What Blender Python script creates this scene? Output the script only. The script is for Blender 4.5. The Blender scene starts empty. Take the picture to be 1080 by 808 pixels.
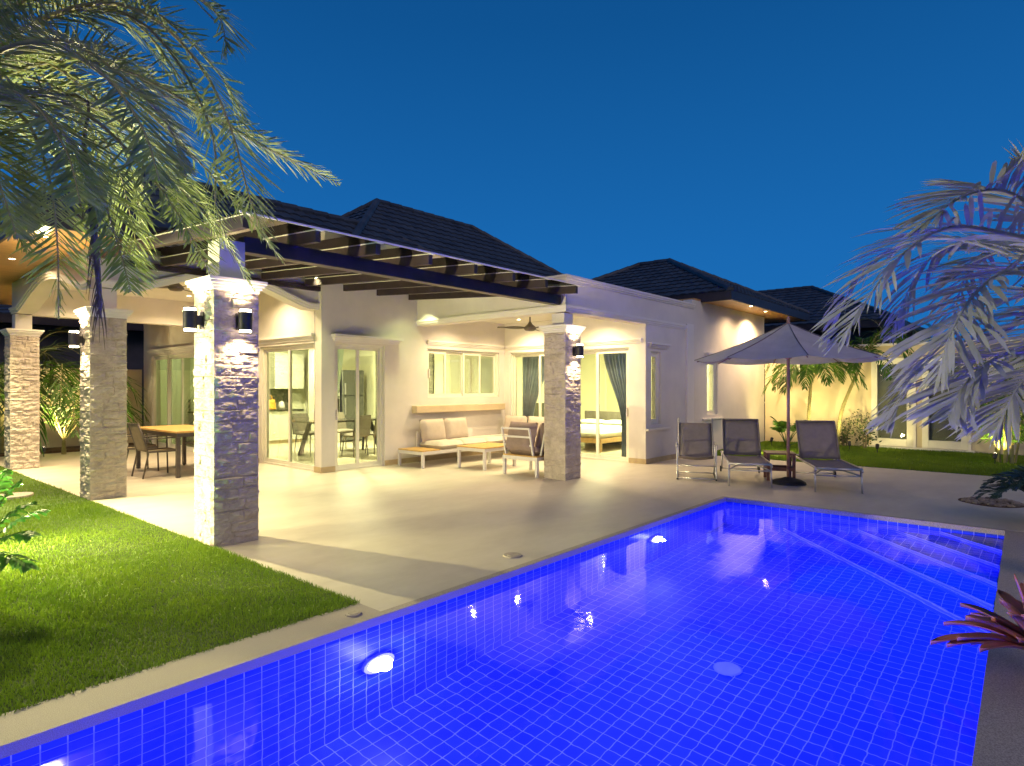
import bpy, math, random
import numpy as np
from mathutils import Vector, Matrix, noise
random.seed(7); rng = np.random.default_rng(7)
scn = bpy.context.scene
COL = scn.collection
PI = math.pi
R = math.radians
# ------------------------------------------------------------------ camera
F, CX, HY, EYE = 655., 540., 408., 1.5
A = R(49.2); SA, CA = math.sin(A), math.cos(A)
cam = bpy.data.cameras.new('camera'); camo = bpy.data.objects.new('camera', cam); COL.objects.link(camo)
camo.location = (0, 0, EYE); camo.rotation_euler = (PI/2, 0, -A)
cam.sensor_width = 36; cam.lens = 36*F/1080; cam.shift_y = 4/1080
cam.clip_start = .05; cam.clip_end = 3000
scn.camera = camo
def at(px, py, D):
    """a place in the garden, given the bearing, elevation and distance surveyed from the photograph"""
    l = (px-CX)/F; z = -(py-HY)/F
    return Vector(((SA+CA*l)*D, (CA-SA*l)*D, EYE+z*D))
# ------------------------------------------------------------------ render / world
scn.render.engine = 'CYCLES'
cy = scn.cycles
cy.use_denoising = True
try: cy.denoiser = 'OPENIMAGEDENOISE'
except Exception: pass
cy.max_bounces = 9; cy.diffuse_bounces = 4; cy.glossy_bounces = 4; cy.transmission_bounces = 6; cy.transparent_max_bounces = 16
cy.caustics_refractive = True; cy.caustics_reflective = False
cy.sample_clamp_indirect = 4.0; cy.sample_clamp_direct = 0
cy.use_adaptive_sampling = True; cy.adaptive_threshold = .015
scn.view_settings.view_transform = 'Standard'; scn.view_settings.look = 'None'
scn.view_settings.gamma = 1; scn.view_settings.exposure = .22
w = bpy.data.worlds.new('World'); scn.world = w; w.use_nodes = True
nt = w.node_tree; nt.nodes.clear()
out = nt.nodes.new('ShaderNodeOutputWorld'); bg = nt.nodes.new('ShaderNodeBackground')
tc = nt.nodes.new('ShaderNodeTexCoord'); sx = nt.nodes.new('ShaderNodeSeparateXYZ'); cr = nt.nodes.new('ShaderNodeValToRGB')
nt.links.new(tc.outputs['Generated'], sx.inputs[0]); nt.links.new(sx.outputs['Z'], cr.inputs[0])
nt.links.new(cr.outputs[0], bg.inputs[0]); nt.links.new(bg.outputs[0], out.inputs[0])
e = cr.color_ramp.elements
e[0].position = 0.0; e[0].color = (.011, .135, .40, 1)
e[1].position = 1.0; e[1].color = (.002, .02, .09, 1)
k = e.new(.2); k.color = (.008, .115, .365, 1)
k = e.new(.5); k.color = (.004, .07, .235, 1)
bg.inputs[1].default_value = 1.06
# ------------------------------------------------------------------ materials
def new_mat(name):
    m = bpy.data.materials.new(name); m.use_nodes = True
    return m, m.node_tree, m.node_tree.nodes['Principled BSDF']
def N(nt, typ, **kw):
    n = nt.nodes.new(typ)
    for k_, v in kw.items(): setattr(n, k_, v)
    return n
def setin(n, **kw):
    for k_, v in kw.items():
        n.inputs[k_.replace('_', ' ')].default_value = v
def coords(nt, scale=1, uv=False):
    t = N(nt, 'ShaderNodeTexCoord'); mp = N(nt, 'ShaderNodeMapping')
    nt.links.new(t.outputs['UV' if uv else 'Object'], mp.inputs[0])
    mp.inputs['Scale'].default_value = (scale,)*3 if not isinstance(scale, tuple) else scale
    return mp.outputs[0]
def mat(name, col, rough=.6, var=.12, vs=3., bump=.0, bs=60., metal=0, col2=None, stretch=None, sheen=0, spec=.5, alpha=None, trans=0):
    m, nt, b = new_mat(name)
    c = coords(nt, stretch if stretch else 1)
    n1 = N(nt, 'ShaderNodeTexNoise'); setin(n1, Scale=vs, Detail=6., Roughness=.6); nt.links.new(c, n1.inputs['Vector'])
    r = N(nt, 'ShaderNodeValToRGB'); nt.links.new(n1.outputs['Fac'], r.inputs[0])
    c2 = col2 if col2 else tuple(max(0, v*(1-var*2)) for v in col)
    c1 = tuple(min(1, v*(1+(var if not col2 else 0))) for v in col)
    r.color_ramp.elements[0].position = .3; r.color_ramp.elements[0].color = (*c2, 1)
    r.color_ramp.elements[1].position = .7; r.color_ramp.elements[1].color = (*c1, 1)
    nt.links.new(r.outputs[0], b.inputs['Base Color'])
    setin(b, Roughness=rough, Metallic=metal); b.inputs['Specular IOR Level'].default_value = spec
    if bump:
        n2 = N(nt, 'ShaderNodeTexNoise'); setin(n2, Scale=bs, Detail=5.); nt.links.new(c, n2.inputs['Vector'])
        bp = N(nt, 'ShaderNodeBump'); setin(bp, Strength=bump, Distance=.01); nt.links.new(n2.outputs['Fac'], bp.inputs['Height'])
        nt.links.new(bp.outputs[0], b.inputs['Normal'])
    if trans:
        o = [n for n in nt.nodes if n.type == 'OUTPUT_MATERIAL'][0]
        tr = N(nt, 'ShaderNodeBsdfTranslucent'); nt.links.new(r.outputs[0], tr.inputs[0])
        mx = N(nt, 'ShaderNodeMixShader'); mx.inputs[0].default_value = trans
        nt.links.new(b.outputs[0], mx.inputs[1]); nt.links.new(tr.outputs[0], mx.inputs[2]); nt.links.new(mx.outputs[0], o.inputs[0])
    return m
def emis(name, col, s):
    m, nt, b = new_mat(name)
    b.inputs['Base Color'].default_value = (*col, 1)
    b.inputs['Emission Color'].default_value = (*col, 1); b.inputs['Emission Strength'].default_value = s
    return m
def glass(name, tint=(1, 1, 1), refl=1.0, rough=.0, add=0.0):
    m, nt, b = new_mat(name)
    nt.nodes.remove(b); o = [n for n in nt.nodes if n.type == 'OUTPUT_MATERIAL'][0]
    t = N(nt, 'ShaderNodeBsdfTransparent'); t.inputs[0].default_value = (*tint, 1)
    g = N(nt, 'ShaderNodeBsdfGlossy'); g.inputs['Roughness'].default_value = rough
    fr = N(nt, 'ShaderNodeFresnel'); fr.inputs[0].default_value = 1.45
    ml = N(nt, 'ShaderNodeMath', operation='MULTIPLY_ADD'); ml.inputs[1].default_value = refl; ml.inputs[2].default_value = add; ml.use_clamp = True
    nt.links.new(fr.outputs[0], ml.inputs[0])
    mx = N(nt, 'ShaderNodeMixShader'); nt.links.new(ml.outputs[0], mx.inputs[0])
    nt.links.new(t.outputs[0], mx.inputs[1]); nt.links.new(g.outputs[0], mx.inputs[2]); nt.links.new(mx.outputs[0], o.inputs[0])
    return m
M = {}
M['stucco'] = mat('painted_stucco', (.74, .69, .64), .8, .07, .9, .35, 120)
M['trim'] = mat('trim_paint', (.78, .74, .70), .55, .03, 2, .05, 80)
M['inner'] = mat('inner_wall_paint', (.80, .80, .62), .7, .03, 1.5, .05, 60)
M['ceil'] = mat('ceiling_paint', (.80, .76, .68), .8, .03, 1.5, .04, 60)
M['tilefloor'] = mat('room_floor', (.62, .58, .46), .25, .06, 2, .03, 40)
M['skirt'] = mat('skirting_tile', (.50, .38, .22), .4, .1, 6)
M['sillm'] = mat('tan_sill', (.58, .46, .30), .6, .06, 4)
M['wood'] = mat('soffit_wood', (.55, .30, .10), .4, .15, 2.5, .1, 40, stretch=(1, 14, 1))
M['teak'] = mat('teak_slats', (.62, .38, .12), .4, .12, 3, .08, 30, stretch=(20, 2, 2))
M['darkteak'] = mat('dark_hardwood', (.11, .045, .045), .45, .2, 8, .1, 60)
M['beam'] = mat('dark_steel_beam', (.035, .022, .03), .45, .2, 5, .05, 50)
M['fascia'] = mat('dark_fascia', (.035, .024, .028), .5, .2, 5)
M['whitemetal'] = mat('white_powder_coat', (.72, .68, .66), .4, .03, 6, .02, 80)
M['frame'] = mat('window_frame', (.80, .77, .66), .35, .03, 4)
M['darkmetal'] = mat('charcoal_metal', (.12, .10, .085), .4, .1, 9, metal=.3)
M['lampmetal'] = mat('lamp_metal', (.05, .045, .06), .4, .1, 9, metal=.5)
M['alu'] = mat('brushed_aluminium', (.62, .60, .62), .3, .06, 9, metal=.8)
M['sling'] = mat('sling_mesh', (.20, .17, .19), .75, .08, 10, .3, 500)
M['sling2'] = mat('dining_sling', (.22, .18, .11), .7, .1, 10, .3, 400)
M['cushion'] = mat('cushion_fabric', (.50, .42, .36), .9, .06, 7, .25, 350)
M['taupe'] = mat('taupe_fabric', (.30, .22, .20), .9, .08, 7, .25, 350)
M['seatcush'] = mat('seat_cushion_fabric', (.56, .49, .42), .9, .05, 7, .25, 350)
M['canvas'] = mat('parasol_canvas', (.62, .58, .60), .85, .06, 5, .15, 300, trans=.25)
M['pole'] = mat('parasol_pole', (.28, .15, .15), .4, .15, 12)
M['black'] = mat('black_rubber', (.02, .02, .03), .5, .2, 9, .1, 60)
M['curtain'] = mat('grey_curtain', (.30, .34, .44), .8, .1, 9, .1, 120)
M['sheer'] = mat('sheer_curtain', (.60, .68, .52), .8, .05, 9, .05, 120, trans=.4)
M['cabinet'] = mat('kitchen_cabinet', (.72, .72, .62), .3, .02, 4)
M['counter'] = mat('dark_granite', (.04, .035, .03), .15, .4, 90)
M['fridge'] = mat('grey_fridge', (.20, .21, .20), .25, .05, 4, metal=.6)
M['greyfab'] = mat('grey_upholstery', (.17, .15, .12), .8, .1, 8, .1, 200)
M['linen'] = mat('white_linen', (.80, .82, .74), .85, .03, 6, .2, 30)
M['lightwood'] = mat('light_wood', (.45, .26, .09), .45, .15, 3, stretch=(3, 12, 3))
M['orange'] = mat('orange_bag', (.75, .36, .04), .6, .1, 9)
M['roomdoor'] = mat('cream_door', (.72, .70, .48), .45, .02, 4)
M['soil'] = mat('planting_soil', (.10, .055, .03), .95, .3, 20, .6, 60)
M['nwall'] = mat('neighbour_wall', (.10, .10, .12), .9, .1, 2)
M['gwall'] = mat('garden_wall_paint', (.66, .56, .38), .8, .06, .8, .15, 60)
M['bark'] = mat('palm_bark', (.22, .17, .12), .9, .3, 12, .6, 50)
M['palmA'] = mat('date_palm_leaf', (.32, .37, .14), .5, .35, 4, col2=(.17, .23, .07), trans=.25)
M['palmB'] = mat('silver_palm_leaf', (.52, .51, .50), .42, .2, 4, col2=(.34, .35, .30), trans=.25)
M['palmC'] = mat('green_palm_leaf', (.07, .17, .012), .45, .25, 4, trans=.35)
M['rachis'] = mat('palm_rachis', (.30, .27, .11), .5, .2, 6)
M['dead'] = mat('dry_frond', (.12, .10, .06), .85, .25, 14, .3, 40)
M['leafd'] = mat('dark_shrub_leaf', (.05, .085, .02), .5, .3, 5, trans=.25)
M['leafg'] = mat('green_shrub_leaf', (.08, .20, .03), .4, .25, 5, trans=.3)
M['brom'] = mat('red_bromeliad_leaf', (.52, .15, .13), .4, .3, 7, col2=(.28, .14, .07), trans=.15)
M['cycad'] = mat('cycad_leaf', (.02, .04, .035), .45, .3, 7)
M['grass'] = mat('lawn_blades', (.22, .34, .016), .7, .2, 1.4, col2=(.13, .24, .012), trans=.25)
M['lawn'] = mat('lawn_soil', (.05, .09, .012), .95, .2, 9, .3, 90)
M['ground'] = mat('garden_ground', (.06, .055, .035), .95, .3, .6)
M['pebble'] = mat('pebbles', (.30, .24, .20), .6, .4, 6)
M['lens'] = emis('lamp_lens', (1, .80, .52), 22)
M['dlens'] = emis('downlight_lens', (1, .78, .45), 30)
M['pool_lens'] = emis('pool_lamp_lens', (.75, .75, 1), 22)
M['roomlens'] = emis('room_lamp_lens', (1, .92, .7), 4)
M['drainm'] = mat('drain_plastic', (.50, .55, .78), .5, .05, 9)
M['blindm'] = mat('grey_blind', (.20, .19, .18), .8, .1, 2)
M['glass'] = glass('door_glass', (.94, .97, .93), .6)
M['glassdark'] = glass('dark_door_glass', (.35, .38, .36), 1.0)
M['pglass'] = glass('pergola_glass', (.62, .74, .66), 1.1, .02, .10)
M['bronze'] = mat('bronze_disc', (.42, .36, .30), .5, .2, 9)
# deck
def deck_mat():
    m, nt, b = new_mat('pale_deck_stone')
    c = coords(nt, (1, 1, 1))
    n1 = N(nt, 'ShaderNodeTexNoise'); setin(n1, Scale=.7, Detail=7., Roughness=.65); nt.links.new(c, n1.inputs['Vector'])
    mp = N(nt, 'ShaderNodeMapping'); mp.inputs['Scale'].default_value = (.8, 2.0, 1); mp.inputs['Rotation'].default_value = (0, 0, .5)
    nt.links.new(c, mp.inputs[0])
    n3 = N(nt, 'ShaderNodeTexNoise'); setin(n3, Scale=1.3, Detail=6., Roughness=.7); nt.links.new(mp.outputs[0], n3.inputs['Vector'])
    ad = N(nt, 'ShaderNodeMath', operation='ADD'); nt.links.new(n1.outputs[0], ad.inputs[0]); nt.links.new(n3.outputs[0], ad.inputs[1])
    hv = N(nt, 'ShaderNodeMath', operation='MULTIPLY'); hv.inputs[1].default_value = .5; nt.links.new(ad.outputs[0], hv.inputs[0])
    r = N(nt, 'ShaderNodeValToRGB'); nt.links.new(hv.outputs[0], r.inputs[0])
    r.color_ramp.elements[0].position = .36; r.color_ramp.elements[0].color = (.50, .44, .37, 1)
    r.color_ramp.elements[1].position = .62; r.color_ramp.elements[1].color = (.63, .57, .485, 1)
    nt.links.new(r.outputs[0], b.inputs['Base Color'])
    n2 = N(nt, 'ShaderNodeTexNoise'); setin(n2, Scale=70., Detail=4.); nt.links.new(c, n2.inputs['Vector'])
    bp = N(nt, 'ShaderNodeBump'); setin(bp, Strength=.15, Distance=.004); nt.links.new(n2.outputs[0], bp.inputs['Height']); nt.links.new(bp.outputs[0], b.inputs['Normal'])
    setin(b, Roughness=.5)
    return m
M['deck'] = deck_mat()
def speckle(name, c1, c2, sc=260):
    m, nt, b = new_mat(name)
    c = coords(nt, 1)
    n1 = N(nt, 'ShaderNodeTexNoise'); setin(n1, Scale=float(sc), Detail=3., Roughness=.8); nt.links.new(c, n1.inputs['Vector'])
    r = N(nt, 'ShaderNodeValToRGB'); nt.links.new(n1.outputs[0], r.inputs[0])
    r.color_ramp.elements[0].position = .42; r.color_ramp.elements[0].color = (*c1, 1)
    r.color_ramp.elements[1].position = .58; r.color_ramp.elements[1].color = (*c2, 1)
    nt.links.new(r.outputs[0], b.inputs['Base Color']); setin(b, Roughness=.7)
    bp = N(nt, 'ShaderNodeBump'); setin(bp, Strength=.4, Distance=.004); nt.links.new(n1.outputs[0], bp.inputs['Height']); nt.links.new(bp.outputs[0], b.inputs['Normal'])
    return m
M['coping'] = speckle('speckled_coping', (.30, .25, .22), (.48, .42, .37))
M['copdark'] = speckle('grey_wash_stone', (.30, .25, .24), (.54, .47, .44), 150)
def pool_tile(nm='blue_pool_tile', cs=((.03, .06, .62, 1), (.045, .10, .74, 1), (.62, .66, .92, 1))):
    m, nt, b = new_mat(nm)
    c = coords(nt, 1, uv=True)
    br = N(nt, 'ShaderNodeTexBrick'); br.offset = 0; br.squash = 1
    setin(br, Scale=1., Mortar_Size=.0034, Mortar_Smooth=.3, Bias=0., Brick_Width=.1, Row_Height=.1)
    br.inputs['Color1'].default_value = cs[0]; br.inputs['Color2'].default_value = cs[1]; br.inputs['Mortar'].default_value = cs[2]
    nt.links.new(c, br.inputs['Vector'])
    nt.links.new(br.outputs[0], b.inputs['Base Color']); setin(b, Roughness=.35)
    return m
M['tile'] = pool_tile()
M['lit_riser'] = pool_tile('lamplit_riser_tile', ((.15, .20, .82, 1), (.22, .27, .86, 1), (.90, .92, .98, 1)))  # lamp light falling on the risers is put into this paler tile colour
def water_mat():
    m, nt, b = new_mat('pool_water')
    nt.nodes.remove(b); o = [n for n in nt.nodes if n.type == 'OUTPUT_MATERIAL'][0]
    g = N(nt, 'ShaderNodeBsdfRefraction'); setin(g, IOR=1.333, Roughness=.0); g.inputs[0].default_value = (.90, .93, 1, 1)
    gl_ = N(nt, 'ShaderNodeBsdfGlossy'); setin(gl_, Roughness=.045)
    fr = N(nt, 'ShaderNodeFresnel'); fr.inputs[0].default_value = 1.333
    mx = N(nt, 'ShaderNodeMixShader'); nt.links.new(fr.outputs[0], mx.inputs[0]); nt.links.new(g.outputs[0], mx.inputs[1]); nt.links.new(gl_.outputs[0], mx.inputs[2])
    c = coords(nt, 1)
    n1 = N(nt, 'ShaderNodeTexNoise'); setin(n1, Scale=2.2, Detail=3., Roughness=.5); nt.links.new(c, n1.inputs['Vector'])
    n2 = N(nt, 'ShaderNodeTexNoise'); setin(n2, Scale=9., Detail=2.); nt.links.new(c, n2.inputs['Vector'])
    ml = N(nt, 'ShaderNodeMath', operation='MULTIPLY_ADD'); ml.inputs[1].default_value = .10
    nt.links.new(n2.outputs[0], ml.inputs[0]); nt.links.new(n1.outputs[0], ml.inputs[2])
    bp = N(nt, 'ShaderNodeBump'); setin(bp, Strength=.30, Distance=.014); nt.links.new(ml.outputs[0], bp.inputs['Height'])
    nt.links.new(bp.outputs[0], g.inputs['Normal']); nt.links.new(bp.outputs[0], gl_.inputs['Normal']); nt.links.new(bp.outputs[0], fr.inputs['Normal']); nt.links.new(mx.outputs[0], o.inputs[0])
    return m
M['water'] = water_mat()
def roof_mat():
    m, nt, b = new_mat('roof_tiles')
    c = coords(nt, 1)
    n1 = N(nt, 'ShaderNodeTexNoise'); setin(n1, Scale=3., Detail=5.); nt.links.new(c, n1.inputs['Vector'])
    r = N(nt, 'ShaderNodeValToRGB'); nt.links.new(n1.outputs[0], r.inputs[0])
    r.color_ramp.elements[0].position = .3; r.color_ramp.elements[0].color = (.028, .036, .055, 1)
    r.color_ramp.elements[1].position = .7; r.color_ramp.elements[1].color = (.065, .078, .10, 1)
    nt.links.new(r.outputs[0], b.inputs['Base Color']); setin(b, Roughness=.6)
    return m
M['roof'] = roof_mat()
def stone_mat():
    m, nt, b = new_mat('split_face_stone')
    c = coords(nt, 1)
    n1 = N(nt, 'ShaderNodeTexNoise'); setin(n1, Scale=7., Detail=8., Roughness=.7); nt.links.new(c, n1.inputs['Vector'])
    r = N(nt, 'ShaderNodeValToRGB'); nt.links.new(n1.outputs[0], r.inputs[0])
    r.color_ramp.elements[0].position = .3; r.color_ramp.elements[0].color = (.36, .30, .26, 1)
    r.color_ramp.elements[1].position = .7; r.color_ramp.elements[1].color = (.60, .52, .45, 1)
    nt.links.new(r.outputs[0], b.inputs['Base Color']); setin(b, Roughness=.85)
    n2 = N(nt, 'ShaderNodeTexNoise'); setin(n2, Scale=45., Detail=8., Roughness=.7); nt.links.new(c, n2.inputs['Vector'])
    bp = N(nt, 'ShaderNodeBump'); setin(bp, Strength=.9, Distance=.012); nt.links.new(n2.outputs[0], bp.inputs['Height']); nt.links.new(bp.outputs[0], b.inputs['Normal'])
    return m
M['stone'] = stone_mat()
def slate(name, c1, c2, bw=.18, rh=.03):
    m, nt, b = new_mat(name)
    c = coords(nt, 1, uv=True)
    br = N(nt, 'ShaderNodeTexBrick'); setin(br, Scale=1., Mortar_Size=.003, Brick_Width=bw, Row_Height=rh)
    br.inputs['Color1'].default_value = (*c1, 1); br.inputs['Color2'].default_value = (*c2, 1); br.inputs['Mortar'].default_value = (.03, .03, .02, 1)
    nt.links.new(c, br.inputs['Vector']); nt.links.new(br.outputs[0], b.inputs['Base Color']); setin(b, Roughness=.7)
    bp = N(nt, 'ShaderNodeBump'); setin(bp, Strength=.6, Distance=.02); nt.links.new(br.outputs[0], bp.inputs['Height']); nt.links.new(bp.outputs[0], b.inputs['Normal'])
    return m
M['slate'] = slate('stacked_slate', (.10, .10, .08), (.30, .28, .20))
M['mosaic'] = slate('mosaic_backsplash', (.09, .08, .06), (.35, .32, .25), .04, .02)
# ------------------------------------------------------------------ mesh builder
class MB:
    def __init__(s): s.v = []; s.f = []
    def add(s, vs, fs):
        o = len(s.v); s.v += [tuple(p) for p in vs]; s.f += [tuple(i+o for i in f) for f in fs]; return s
    def box(s, x0, x1, y0, y1, z0, z1):
        return s.add([(x0,y0,z0),(x1,y0,z0),(x1,y1,z0),(x0,y1,z0),(x0,y0,z1),(x1,y0,z1),(x1,y1,z1),(x0,y1,z1)],
                     [(0,3,2,1),(4,5,6,7),(0,1,5,4),(1,2,6,5),(2,3,7,6),(3,0,4,7)])
    def bar(s, p0, p1, w_, h_, up=(0,0,1)):
        p0, p1 = Vector(p0), Vector(p1); d = (p1-p0).normalized(); sd = d.cross(Vector(up))
        if sd.length < 1e-4: sd = d.cross(Vector((1,0,0)))
        sd.normalize(); u = sd.cross(d)
        sd *= w_/2; u *= h_/2
        return s.add([p0-sd-u, p0+sd-u, p0+sd+u, p0-sd+u, p1-sd-u, p1+sd-u, p1+sd+u, p1-sd+u],
                     [(0,1,2,3),(7,6,5,4),(1,0,4,5),(2,1,5,6),(3,2,6,7),(0,3,7,4)])
    def prism(s, poly, axis, a0, a1):
        n = len(poly)
        def P(p, a): return {'x': (a, p[0], p[1]), 'y': (p[0], a, p[1]), 'z': (p[0], p[1], a)}[axis]
        return s.add([P(p, a0) for p in poly]+[P(p, a1) for p in poly],
                     [tuple(range(n)), tuple(range(2*n-1, n-1, -1))]+[(i, i+n, (i+1) % n+n, (i+1) % n) for i in range(n)])
    def tube(s, pts, rad, n=8, cap=True):
        pts = [Vector(p) for p in pts]; m = len(pts)
        if not hasattr(rad, '__len__'): rad = [rad]*m
        vs = []; up = None
        for i, p in enumerate(pts):
            t = (pts[min(i+1, m-1)]-pts[max(i-1, 0)]).normalized()
            if up is None: up = Vector((0,0,1)) if abs(t.z) < .9 else Vector((1,0,0))
            a = t.cross(up).normalized(); b = a.cross(t); up = b
            for j in range(n):
                an = 2*PI*j/n; vs.append(p+(a*math.cos(an)+b*math.sin(an))*rad[i])
        fs = [(i*n+j, i*n+(j+1) % n, (i+1)*n+(j+1) % n, (i+1)*n+j) for i in range(m-1) for j in range(n)]
        if cap: fs += [tuple(range(n))[::-1], tuple(range((m-1)*n, m*n))]
        return s.add(vs, fs)
    def lathe(s, prof, c=(0,0,0), n=24, a0=0, a1=2*PI):
        full = abs(a1-a0-2*PI) < 1e-6; k_ = n if full else n+1; vs = []
        for r, z in prof:
            for j in range(k_):
                an = a0+(a1-a0)*j/n; vs.append((c[0]+r*math.cos(an), c[1]+r*math.sin(an), c[2]+z))
        fs = []
        for i in range(len(prof)-1):
            for j in range(n):
                j2 = (j+1) % k_ if full else j+1
                fs.append((i*k_+j, i*k_+j2, (i+1)*k_+j2, (i+1)*k_+j))
        return s.add(vs, fs)
    def grid(s, fn, nu, nv):
        vs = [fn(i/nu, j/nv) for j in range(nv+1) for i in range(nu+1)]
        fs = [(j*(nu+1)+i, j*(nu+1)+i+1, (j+1)*(nu+1)+i+1, (j+1)*(nu+1)+i) for j in range(nv) for i in range(nu)]
        return s.add(vs, fs)
    def cushion(s, c, sx_, sy_, sz_, n=10, puff=.35, rot=None):
        """a stuffed cushion centred at c"""
        def fn(side):
            def g(u, v):
                x, y = 2*u-1, 2*v-1
                k_ = (1-abs(x)**3.2)*(1-abs(y)**3.2)
                z = side*(.5*(puff+(1-puff)*max(0, k_)**.5)) if k_ > 0 else 0
                pin = 1-.05*(1-abs(x*y))*(abs(x)**4+abs(y)**4)/2
                p = Vector((x*sx_/2*pin, y*sy_/2*pin, z*sz_))
                if k_ <= 0: p.z = 0
                if rot: p = rot @ p
                return p+Vector(c)
            return g
        s.grid(fn(1), n, n); s.grid(fn(-1), n, n); return s
    def build(s, name, m, parent=None, smooth=False, bevel=0, off=None, sub=0):
        o_ = Vector(off) if off is not None else Vector((0,0,0))
        me = bpy.data.meshes.new(name)
        me.from_pydata([(v[0]-o_.x, v[1]-o_.y, v[2]-o_.z) for v in s.v], [], s.f)
        uv_box(me, o_)
        if smooth: me.polygons.foreach_set('use_smooth', [True]*len(me.polygons))
        me.materials.append(M[m] if isinstance(m, str) else m)
        ob = bpy.data.objects.new(name, me); COL.objects.link(ob)
        if parent is not None: ob.parent = parent
        if bevel:
            b = ob.modifiers.new('bevel', 'BEVEL'); b.width = bevel; b.segments = 2; b.limit_method = 'ANGLE'
        if smooth and sub:
            b = ob.modifiers.new('sub', 'SUBSURF'); b.levels = b.render_levels = sub
        return ob
def uv_box(me, off):
    nv, nl, npol = len(me.vertices), len(me.loops), len(me.polygons)
    if not npol: return
    co = np.empty(nv*3, 'f'); me.vertices.foreach_get('co', co); co = co.reshape(-1, 3)+np.array(off[:], 'f')
    li = np.empty(nl, 'i'); me.loops.foreach_get('vertex_index', li)
    nr = np.empty(npol*3, 'f'); me.polygons.foreach_get('normal', nr); nr = np.abs(nr.reshape(-1, 3))
    lt = np.empty(npol, 'i'); me.polygons.foreach_get('loop_total', lt)
    n = np.repeat(nr, lt, axis=0); p = co[li]
    ax = n.argmax(1); uv = np.empty((nl, 2), 'f')
    uv[ax == 2] = p[ax == 2][:, [0, 1]]; uv[ax == 1] = p[ax == 1][:, [0, 2]]; uv[ax == 0] = p[ax == 0][:, [1, 2]]
    diag = (nr[:, 0] > .3) & (nr[:, 1] > .3) & (nr[:, 2] < .3); dl = np.repeat(diag, lt)
    if dl.any():
        q = p[dl]; uv[dl] = np.stack([(q[:, 0]-q[:, 1])*.70711, q[:, 2]], 1)
    l = me.uv_layers.new(name='uv'); l.data.foreach_set('uv', uv.ravel())
def tag(o, label=None, cat=None, group=None, kind=None):
    if label: o['label'] = label
    if cat: o['category'] = cat
    if group: o['group'] = group
    if kind: o['kind'] = kind
    return o
def thing(name, label, cat, loc=(0,0,0), rz=0, group=None):
    o = bpy.data.objects.new(name, None); COL.objects.link(o); o.location = loc; o.rotation_euler = (0,0,rz); o.empty_display_size = .2
    return tag(o, label, cat, group)
def struct(name, mb, m, **kw): return tag(mb.build(name, m, **kw), kind='structure')
def copy_tree(o, parent=None):
    c = o.copy(); COL.objects.link(c); c.parent = parent
    for ch in list(o.children): copy_tree(ch, c)
    return c
def light(kind, name, loc, P, col, parent=None, rot=None, size=.1, spot=None, blend=.5, aim=None):
    l = bpy.data.lights.new(name, kind); l.energy = P; l.color = col
    if kind == 'AREA': l.shape = 'DISK'; l.size = size
    elif kind in ('POINT', 'SPOT'): l.shadow_soft_size = size
    if spot: l.spot_size = R(spot); l.spot_blend = blend
    o = bpy.data.objects.new(name, l); COL.objects.link(o); o.location = loc
    if aim is not None: o.rotation_euler = Vector(aim).to_track_quat('-Z', 'Y').to_euler()
    if rot: o.rotation_euler = rot
    if parent: o.parent = parent
    return o
WARM = (1, .68, .34); CREAM = (1, .77, .42); ROOM = (1, .92, .50); BLUE = (.036, .042, 1.0)
# added warm fill from behind the camera: a weak, very soft sun
sd = Vector((.42, .80, -.48))
sl = bpy.data.lights.new('fill_sun', 'SUN'); sl.energy = .66; sl.angle = R(35); sl.color = (1, .74, .58)
so = bpy.data.objects.new('fill_sun', sl); COL.objects.link(so); so.rotation_euler = sd.to_track_quat('-Z', 'Y').to_euler()
# ------------------------------------------------------------------ ground, pool
PX1, PX0, PY1 = 8.25, -4.0, 3.30
def py0(x): return .34-.0211*(PX1-x)
g = MB()
for (x0, x1, y0, y1) in ((-400, 900, 3.36, 900), (-400, 900, -400, .02), (8.31, 900, .02, 3.36), (-400, -4.05, .02, 3.36)):
    g.box(x0, x1, y0, y1, -.2, -.03)
struct('ground', g, 'ground')
d = MB()
d.box(2.56, 13.15, PY1+.07, 18.0, -.028, 0)
d.box(PX1+.07, 13.15, -6, PY1+.07, -.028, 0)
struct('patio_deck', d, 'deck')
d = MB()
d.box(-4, 2.56, PY1, 3.62, -.05, .004)
d.box(2.56, PX1+.07, PY1, PY1+.07, -.05, .002)
struct('pool_coping', d, 'coping')
d = MB()
d.add([(PX1, py0(PX1), -.05), (PX1+.07, py0(PX1), -.05), (PX1+.07, PY1, -.05), (PX1, PY1, -.05), (PX1, py0(PX1), .002), (PX1+.07, py0(PX1), .002), (PX1+.07, PY1, .002), (PX1, PY1, .002)],
      [(0,3,2,1),(4,5,6,7),(0,1,5,4),(1,2,6,5),(2,3,7,6),(3,0,4,7)])
d.prism([(PX0, -3), (PX1+.07, -3), (PX1+.07, py0(PX1)), (PX0, py0(PX0))], 'z', -.05, -.002)
struct('pool_side_paving', d, 'copdark')
ZF, WZ = -1.30, -.07
p = MB()
p.add([(PX0, py0(PX0), ZF), (PX1, py0(PX1), ZF), (PX1, PY1, ZF), (PX0, PY1, ZF), (PX0, py0(PX0), -.05), (PX1, py0(PX1), -.05), (PX1, PY1, -.05), (PX0, PY1, -.05)],
      [(0,1,2,3),(0,4,5,1),(1,5,6,2),(2,6,7,3),(3,7,4,0)])
struct('pool_basin', p, 'tile')
p = MB()
YC = py0(PX1)
legs = (.56, .97, 1.36, 1.79, 2.21); zs = (-.17, -.40, -.63, -.86, -1.09)
prev = 0; nb = MB(); rs = MB()
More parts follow.
